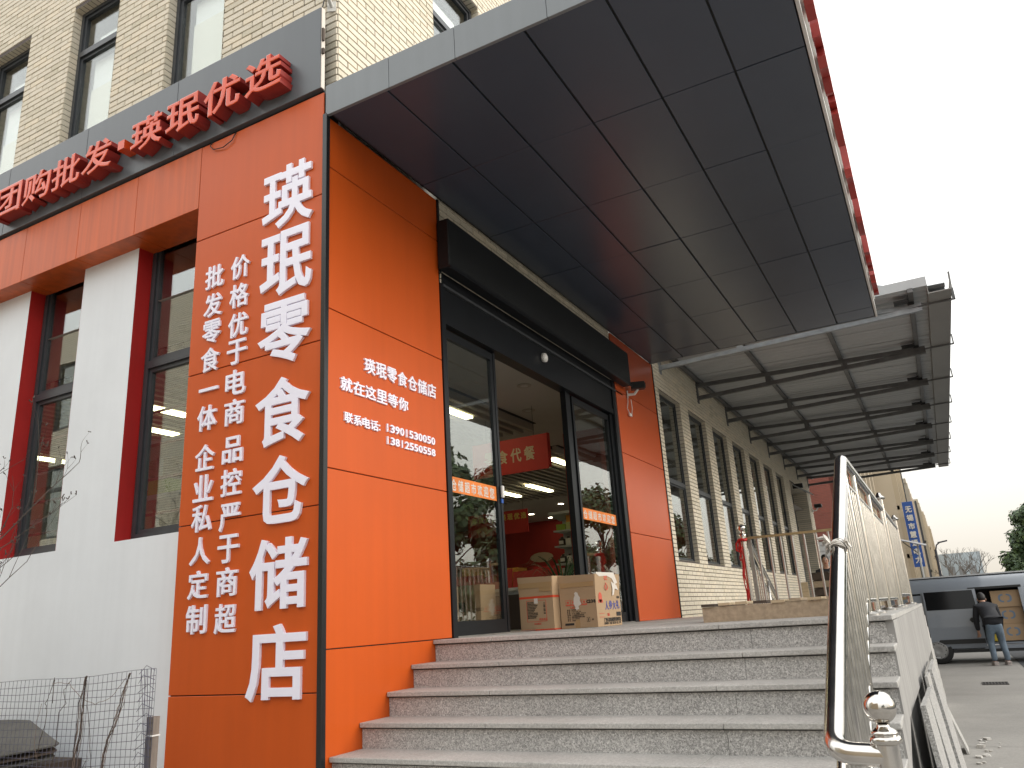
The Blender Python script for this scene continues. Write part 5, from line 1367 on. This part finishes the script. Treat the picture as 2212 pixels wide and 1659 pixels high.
def person(loc, rz, label, lean_=0.6, vest=False, mats=('jacket', 'jeans')):
    """local frame: faces +y, stands on z=0"""
    p = empty('person', loc, rz, label=label, cat='person')
    hip = 0.86; s, c = math.sin(lean_), math.cos(lean_)
    def tor(d, x=0.0, f=0.0): return (x, d*s+f*c, hip+d*c-f*s)
    hx = 0.04
    J = [((0, 0, hip), .12), (tor(.2), .12), (tor(.42), .13), (tor(.53), .06), (tor(.60, f=0.02), .055), (tor(.68, f=0.03), (.078, .09)), (tor(.77, f=0.02), (.072, .085)), (tor(.83, f=0.0), .04)]
    Ed = [(0, 1), (1, 2), (2, 3), (3, 4), (4, 5), (5, 6), (6, 7)]
    arms = []; legs = []
    for sd in (-1, 1):
        n0 = len(J)
        sh_ = tor(.46, sd*0.19); el = (sd*0.235, sh_[1]+0.05, sh_[2]-0.27); wr = (sd*0.21, el[1]+0.10, el[2]-0.23); hd = (sd*0.20, wr[1]+0.04, wr[2]-0.08)
        J += [(sh_, .055), (el, .042), (wr, .027), (hd, (.036, .02))]
        Ed += [(2, n0), (n0, n0+1), (n0+1, n0+2), (n0+2, n0+3)]
        arms.append((sh_, el, wr))
        for q in range(4):
            m_ = len(J); fx = hd[0]+(q-1.5)*0.018
            J += [((fx, hd[1]+0.03, hd[2]-0.035), .009), ((fx, hd[1]+0.05-0.005*q, hd[2]-0.065), .008)]; Ed += [(n0+3, m_), (m_, m_+1)]
        m_ = len(J); J += [((hd[0]-sd*0.04, hd[1]+0.03, hd[2]-0.005), .010), ((hd[0]-sd*0.05, hd[1]+0.055, hd[2]-0.025), .009)]; Ed += [(n0+3, m_), (m_, m_+1)]
        n0 = len(J)
        fx = sd*0.125; kn = (sd*0.11, 0.05, 0.47); an = (fx, -0.02, 0.09)
        J += [((sd*0.09, 0, hip-0.08), .085), (kn, .060), (an, .04), ((fx, 0.12, 0.045), .035)]
        Ed += [(0, n0), (n0, n0+1), (n0+1, n0+2), (n0+2, n0+3)]
        legs.append(((sd*0.09, 0, hip-0.08), kn, an))
    b_ = skin_obj('body', J, Ed, 'skin', p)
    # jacket
    JJ = [((0, -0.03, hip-0.07), (.19, .17)), ((0, -0.01, hip+0.03), (.195, .17)), (tor(.16), (.195, .165)), (tor(.34), (.20, .165)), (tor(.47), (.17, .12)), (tor(.56, f=.01), .085)]
    EE = [(0, 1), (1, 2), (2, 3), (3, 4), (4, 5)]
    for sh_, el, wr in arms:
        n0 = len(JJ); JJ += [(sh_, .080), (el, .066), (tuple(Vector(wr)*0.97+Vector(el)*0.03), .048)]; EE += [(4, n0), (n0, n0+1), (n0+1, n0+2)]
    skin_obj('jacket', JJ, EE, mats[0], b_, root=2)
    JJ = [((0, -0.02, hip-0.05), (.165, .15)), ((0, 0, hip+0.08), (.16, .14))]; EE = [(0, 1)]
    for a, kn, an in legs:
        n0 = len(JJ); JJ += [(tuple(Vector(a)+Vector((0, -.01, -.03))), .098), (kn, .075), ((an[0], an[1], 0.20), .062), ((an[0], an[1]+0.01, 0.075), .066)]; EE += [(0, n0), (n0, n0+1), (n0+1, n0+2), (n0+2, n0+3)]
    skin_obj('jeans', JJ, EE, mats[1], b_)
    for a, kn, an in legs:
        sm_ = MB(); pr = [(-.045, -.09), (.045, -.09), (.05, .05), (.045, .14), (.02, .18), (-.02, .18), (-.045, .14), (-.05, .05)]
        sm_.prism([(an[0]+x, an[1]+y+0.02, 0.004) for x, y in pr], (0, 0, 0.022)); sm_.prism([(an[0]+x*.92, an[1]+y*.95+0.02, 0.026) for x, y in pr], (0, -0.02, 0.055))
        o = obj('shoe', sm_, 'shoe', b_, local=True); bevel(o, 0.012, 2)
    # head details
    hc = Vector(tor(.73, f=0.02)); upv = Vector((0, s, c)); fwv = Vector((0, c, -s))
    def sph(cn, rads, seg=12, cut=None):
        m_ = MB(); n_ = 8
        for i in range(n_+1):
            for j in range(seg):
                t, a = math.pi*i/n_, 2*math.pi*j/seg
                q = Vector((math.sin(t)*math.cos(a)*rads[0], math.sin(t)*math.sin(a)*rads[1], math.cos(t)*rads[2]))
                m_.v.append(tuple(cn+Vector((1, 0, 0))*q.x+fwv*q.y+upv*q.z))
        for i in range(n_):
            for j in range(seg): m_.face((i*seg+j, i*seg+(j+1) % seg, (i+1)*seg+(j+1) % seg, (i+1)*seg+j))
        return m_
    obj('hair', sph(hc-fwv*0.030+upv*0.012, (.090, .100, .118)), 'hair', b_, local=True, smooth=True)
    for sd in (-1, 1):
        obj('ear', sph(hc+Vector((sd*0.083, 0, 0))-upv*0.03, (.012, .022, .032), 8), 'skin', b_, local=True, smooth=True)
        obj('eye', sph(hc+Vector((sd*0.032, 0, 0))+fwv*0.082-upv*0.02, (.012, .008, .008), 8), 'hair', b_, local=True, smooth=True)
    obj('nose', sph(hc+fwv*0.10-upv*0.045, (.014, .018, .024), 8), 'skin', b_, local=True, smooth=True)
    obj('mouth', sph(hc+fwv*0.082-upv*0.078, (.024, .008, .006), 8), 'lamp_red', b_, local=True, smooth=True)
    if vest: skin_obj('vest', [((0, .02, hip+0.05), (.18, .16)), (tor(.2), (.19, .165)), (tor(.40), (.19, .165))], [(0, 1), (1, 2)], 'vest_yellow', b_)
    return p
person((16.62, -4.36, 0.004), R(-78), 'man in a black jacket and blue jeans bending towards the open van', lean_=0.72)
person((16.0, -1.22, 0.90), R(100), 'person in dark clothes and a yellow vest beyond the pallet stack', lean_=0.1, vest=True, mats=('jacket', 'jacket'))
tag(obj('loading_dock', MB().box(14.9, 20.6, -2.3, -0.02, 0, 0.90), 'concrete_dark'), 'low concrete loading dock below the far windows', 'dock')

# ================================================================== buildings along the street
rb_ = empty('brick_building', (36, 4, 0), label='dark red brick building end wall with a roller door beyond the shop', cat='building')
w_, r_ = brick_part('end_wall', lambda u, z, d: (32.0+d, 9.0-u, z), Vector((-1, 0, 0)), 0.0, 9.05, 0.0, 9.5, [(7.6, 8.9, 0, 4.0)], 'brick_red', 'mortar_red', parent=rb_, cand=False)
obj('roller_door', MB().box(32.05, 32.1, 0.1, 1.4, 0, 4.0), 'shelf_grey', rb_)
for i in range(16): obj('door_slat', MB().box(32.02, 32.05, 0.1, 1.4, 0.1+i*0.25, 0.32+i*0.25), 'shelf_grey', rb_)
obj('block', MB().box(32.02, 40, 0.0, 9.0, 9.5, 9.7).box(39.9, 40, 0, 9, 0, 9.5), 'brick_red', rb_)
def far_building(name, x0, x1, yf, h, mat, mat2, label, pitch=3.2, wn_=(1.3, 1.9), storey=3.6, band=True, bay=0):
    r = empty(name, ((x0+x1)/2, yf+5, 0), label=label, cat='building')
    obj('wall', MB().box(x0, x1, yf, yf+10, 0, h), mat, r)
    obj('parapet', MB().box(x0-0.1, x1+0.1, yf-0.25, yf+10, h, h+0.5), mat2, r)
    z = 1.2; k = 0
    while z+wn_[1] < h-0.4:
        x = x0+1.0
        while x+wn_[0] < x1-0.5:
            f_ = obj('window', MB().box(x, x+wn_[0], yf-0.05, yf+0.02, z, z+wn_[1]), 'window_frame', r)
            obj('pane', MB().box(x+0.06, x+wn_[0]-0.06, yf-0.07, yf-0.05, z+0.06, z+wn_[1]-0.06), 'van_glass', f_)
            x += pitch
        if band: obj('string_course', MB().box(x0, x1, yf-0.18, yf-0.001, z-0.55, z-0.25), mat2, r)
        z += storey
    x = x0
    while x < x1:
        obj('pier', MB().box(x, x+0.5, yf-0.35-bay, yf-0.002, 0, h), mat2, r); x += pitch*2
    return r
far_building('office_block', 40.1, 62, 0.0, 14.5, 'beige_wall_b', 'beige_wall', 'beige office block with pale piers beyond the red brick building', pitch=2.0, wn_=(0.7, 2.0))
far_building('office_block', 62.1, 78.5, -1.55, 13.2, 'beige_wall', 'beige_wall_b', 'cream office block with rows of narrow windows further down the street', pitch=2.0, wn_=(0.8, 2.2))
gb = empty('stair_tower', (80, 1, 0), label='narrow grey stair tower between the cream blocks', cat='building')
obj('wall', MB().box(78.6, 83.5, -1.7, 6, 0, 13.6), 'grey_wall', gb); obj('fin', MB().box(78.6, 79.0, -2.0, -1.702, 0, 13.8).box(81.0, 81.3, -1.95, -1.702, 0, 13.6), 'window_frame', gb)
far_building('office_block', 83.6, 104, -1.9, 12.4, 'pink_wall', 'beige_wall', 'pinkish cream block behind the blue sign', pitch=2.4, wn_=(0.9, 2.0))
gb = empty('grey_block', (106.6, 1, 0), label='grey flat topped block beside the blue sign', cat='building')
obj('wall', MB().box(104.1, 109, -2.3, 6, 0, 12.6), 'grey_wall', gb); obj('fin', MB().box(104.1, 104.5, -2.5, -2.302, 0, 12.7), 'window_frame', gb)
far_building('office_block', 109.1, 127, -2.4, 12.9, 'beige_wall', 'beige_wall_b', 'long cream block further off with a stepped roof edge', pitch=2.6, wn_=(1.0, 2.0))
far_building('office_block', 127.1, 157, -2.65, 12.9, 'beige_wall_b', 'beige_wall', 'distant beige block with deep piers', pitch=3, wn_=(1.2, 2.0))
far_building('office_block', 157.1, 236, -3.0, 12.9, 'beige_wall', 'beige_wall_b', 'most distant pale block of the row along the street', pitch=6, wn_=(2, 2.0))
# blue sign
bsn = empty('blue_sign', (60, -2.3, 3.4), label='tall blue ribbed sign with white characters hung on the street front', cat='sign')
sx_, ya, yb4, za_, zb_ = 60.0, -1.96, -2.66, 3.50, 8.15
obj('panel', MB().box(sx_, sx_+0.15, yb4, ya, za_, zb_), 'sign_blue', bsn)
z = za_+0.06
rib = MB()
while z < zb_:
    rib.box(sx_-0.02, sx_-0.001, yb4, ya, z, z+0.035); z += 0.11
obj('rib', rib, 'sign_blue', bsn)
for i, ch in enumerate('无锡市慧通电力'): obj('letter', glyph_mb(ch, 0.03, FX, (sx_-0.021, ya-0.14, zb_-0.80-i*0.60), 0.43, 0.46, 0.04), 'pack_white', bsn)
obj('mount', MB().box(sx_+0.151, sx_+2.3, ya-0.12, ya-0.05, 4.5, 4.6).box(sx_+0.151, sx_+2.3, ya-0.12, ya-0.05, 7.2, 7.3).box(sx_+2.2, sx_+2.3, ya-0.05, -1.5, 4.5, 4.6).box(sx_+2.2, sx_+2.3, ya-0.05, -1.5, 7.2, 7.3), 'galvanised', bsn)
# grey building closing the view
gb = empty('warehouse', (205, -8, 0), label='pale blue grey warehouse closing the far end of the street', cat='building')
obj('wall', MB().box(200, 230, -11.8, -3.6, 0, 10.1), 'far_grey', gb)
for y in (-5.4, -7.4, -9.6): obj('window', MB().box(199.9, 200, y-0.95, y+0.35, 3.6, 7.2), 'far_window', gb)
obj('ladder', MB().box(199.8, 199.9, -12.0, -11.9, 0, 9.6).box(199.8, 199.9, -12.3, -12.2, 0, 9.6), 'shelf_grey', gb)
# street lamp and solar panel
sl_ = empty('street_lamp', (60, -3.55, 0), label='dark street lamp with a flat curved arm', cat='street lamp')
obj('pole', MB().tube([(60, -3.45, 0), (60, -3.5, 4.6)], [0.10, 0.08], 10), 'lamp_post', sl_)
obj('arm', MB().tube([(60, -3.5, 4.5), (60, -3.62, 4.9), (60, -3.8, 5.03)], 0.045, 8), 'lamp_post', sl_)
obj('head', MB().prism([(59.85, -3.72, 5.0), (60.15, -3.72, 5.0), (60.12, -4.35, 5.10), (59.88, -4.35, 5.10)], (0, 0, 0.09)), 'lamp_post', sl_)
so = empty('solar_panel', (45, -2.7, 0), label='tilted solar panel on a thin pale pole before the blue sign', cat='solar panel')
obj('panel', MB().prism([(44.5, -1.85, 4.50), (44.5, -3.12, 4.08), (45.3, -3.14, 4.20), (45.3, -1.88, 4.60)], (0, 0, 0.04)), 'solar', so)
obj('pole', MB().tube([(45, -2.66, 0), (45, -2.70, 4.25)], 0.045, 8), 'sheet_metal', so)
obj('strut', MB().tube([(45, -2.0, 4.45), (45, -2.68, 3.75)], 0.03, 6), 'galvanised_dark', so)

# ================================================================== trees
def tree_mesh(seed, h, spread, nleaf, lsz):
    q = random.Random(seed); tr_ = MB(); lv = MB()
    tr_.tube([(0, 0, 0), (0.08, 0.02, h*.2), (-0.05, 0.05, h*.45), (0.05, 0, h*.75)], [0.22, 0.17, 0.12, 0.04], 8)
    cl = []
    for i in range(26):
        a = q.uniform(0, 6.28); t = q.uniform(0.28, 0.97); rr = spread*math.sqrt(q.random())*math.sin(min(1, max(0.12, (1.05-t)*1.6))*math.pi/2)
        c_ = Vector((rr*math.cos(a), rr*math.sin(a), h*t)); cl.append((c_, q.uniform(.5, 1.0)*spread*.36))
        b0 = Vector((0, 0, h*max(0.2, t-0.22))); tr_.tube([tuple(b0), tuple(b0.lerp(c_, .5)+Vector((0, 0, .1))), tuple(c_)], [0.06, 0.04, 0.012], 5)
    for i in range(nleaf):
        c_, r_ = q.choice(cl); d = Vector((q.gauss(0, 1), q.gauss(0, 1), q.gauss(0, .8))).normalized()*r_*q.uniform(.35, 1.08)
        p = c_+d; n_ = (d.normalized()+Vector((q.uniform(-.7, .7), q.uniform(-.7, .7), q.uniform(-.2, .9)))).normalized()
        u = n_.orthogonal().normalized(); u = (u*math.cos(i)+n_.cross(u)*math.sin(i)); w = n_.cross(u); s_ = lsz*q.uniform(.6, 1.3)
        lv.quad(p-u*s_, p-w*s_*.55, p+u*s_, p+w*s_*.55, 0 if q.random() < .62 else 1)
    return tr_, lv
def make_tree(loc, seed, h, spread, nleaf, lsz, label, group=None):
    r = empty('street_tree', loc, label=label, cat='tree', group=group)
    t_, l_ = tree_mesh(seed, h, spread, nleaf, lsz)
    obj('trunk', t_, 'bark', r, local=True); obj('crown', l_, ['leaf_a', 'leaf_b'], r, local=True)
    return r
T0 = make_tree((31, -14.9, 0), 3, 9.5, 3.2, 11000, 0.20, 'broad evergreen street tree in the row across the road', 'evergreen trees across the road')
spots = [(77, -12.1, 1.30), (90, -13.2, 1.25), (62, -15.6, 0.86), (52, -15.2, 0.95), (43, -14.8, 1.0), (24, -15.0, 0.95), (-19, -15.3, 0.95), (-27, -14.7, 0.9), (110, -14.5, 1.2)]
T0.scale = (0.98, 0.98, 0.96)
for i, (x, y, s_) in enumerate(spots):
    t = copy_tree(T0); t.location = (x, y, 0)
    if i == 0: t['label'] = 'large dark evergreen tree rising beyond the van roof'
    if i == 1: t['label'] = 'evergreen tree behind the large one beyond the van'
    if i == 8: t['label'] = 'farthest evergreen tree before the pale warehouse'; t.rotation_euler = (0, 0, i*1.3); t.scale = (s_, s_, s_*(0.9+0.02*(i % 5)))
hd = MB(); hq = random.Random(5)
for i in range(9000):
    p = Vector((hq.uniform(-8, 62), -13.9+hq.gauss(0, 0.35), 0)); p.z = abs(hq.uniform(0, 1.9)+0.12*math.sin(p.x*1.7))
    n_ = Vector((hq.uniform(-1, 1), hq.uniform(-.2, 1), hq.uniform(-.2, 1))).normalized(); u = n_.orthogonal().normalized(); w = n_.cross(u); s_ = hq.uniform(.08, .16)
    hd.quad(p-u*s_, p-w*s_*.6, p+u*s_, p+w*s_*.6, 0 if hq.random() < .7 else 1)
tag(obj('hedge_foliage', hd, ['leaf_a', 'leaf_b']), 'clipped leafy hedge running along the far side of the road', 'hedge', kind='stuff')
def bare_tree(loc, h, seed, label):
    r = empty('bare_tree', loc, label=label, cat='tree', group='bare trees before the warehouse'); q = random.Random(seed); m = MB()
    def br(p, d, L, rr, dep):
        e_ = p+d*L; mid = p.lerp(e_, .5)+Vector((q.uniform(-.05, .05)*L, q.uniform(-.05, .05)*L, 0)); m.tube([tuple(p), tuple(mid), tuple(e_)], [rr, rr*.85, rr*.65], 5, cap=False)
        if dep == 0: return
        for k in range(q.choice((2, 3, 3))):
            a = q.uniform(0, 6.28); nd = (d+Vector((math.cos(a)*.6, math.sin(a)*.6, q.uniform(-.05, .3)))).normalized(); br(e_, nd, L*q.uniform(.62, .82), rr*.62, dep-1)
    br(Vector((0, 0, 0)), Vector((0, 0, 1)), h*.27, 0.15, 5)
    obj('branches', m, 'bark_grey', r, local=True)
for i, (x, y, h) in enumerate(((120, -5.6, 9.0), (135, -7.6, 9.5), (128, -4.4, 8.5), (150, -9.0, 9.5), (110, -4.9, 7))): bare_tree((x, y, 0), h, 20+i, 'bare grey branched tree standing before the far warehouse')
# the neighbouring block across the side yard (mirrored in the side windows)
nb = empty('neighbour_block', (-14, 13, 0), label='cream brick neighbouring block across the side yard', cat='building')
NBX = -9.6
nbo = [(9.6+3.2*k, 10.8+3.2*k, 1.4+3.4*f, 3.6+3.4*f) for k in range(4) for f in range(3)]
fN = lambda u, z, d: (NBX-d, u, z)
brick_part('brick_wall', fN, Vector((1, 0, 0)), 8.5, 23.0, 0.0, 11.5, nbo, parent=nb, cand=False)
obj('block', MB().box(-18, NBX-0.3, 8.5, 23, 0, 11.5), 'beige_wall_b', nb)
obj('shade_wing', MB().box(-18, NBX-0.2, -2.5, 8.49, 0, 6.8), 'beige_wall_b', nb)  # unseen low wing, added to keep low sky light off the lower side wall
for a, b, c, d in nbo: window(fN, (a, b, c, d), 0.14, c+1.5, 'glass_window', parent=nb)

# ================================================================== bricks: 300 largest as single pieces, the rest joined
BRICKS.sort(key=lambda b: -b[0])
VAR = {}
def brick_mesh(axis, lvl):
    if (axis, lvl) in VAR: return VAR[(axis, lvl)]
    fn = fA(0) if axis == 'A' else fB(0)
    mb = MB(); brick_box(mb, fn, 0, BL-JT, 0, CH-JT, 0.009, lvl/7)
    me = bpy.data.meshes.new('brick'); me.from_pydata(mb.v, [], mb.f); me.materials.append(M['brick'])
    at = me.attributes.new('bv', 'FLOAT', 'FACE'); at.data.foreach_set('value', mb.bv)
    VAR[(axis, lvl)] = me; return me
for i, (sc, wall, fn, aa, bb, c, d, pr, bvv, rest) in enumerate(BRICKS):
    if i < 300:
        p = Vector(fn(aa, c, 0)); ax = 'B' if wall is wB else 'A'
        o = link_part('brick', brick_mesh(ax, int(bvv*7.99)), wall, p-ORG[wall]+Vector((rnd.uniform(-.001, .001) if ax == 'B' else 0, 0, 0)))
    else:
        brick_box(rest, fn, aa, bb, c, d, pr, bvv)
for r, w, mt in RESTS:
    obj('brick_courses', r, mt, w, kind='stuff')
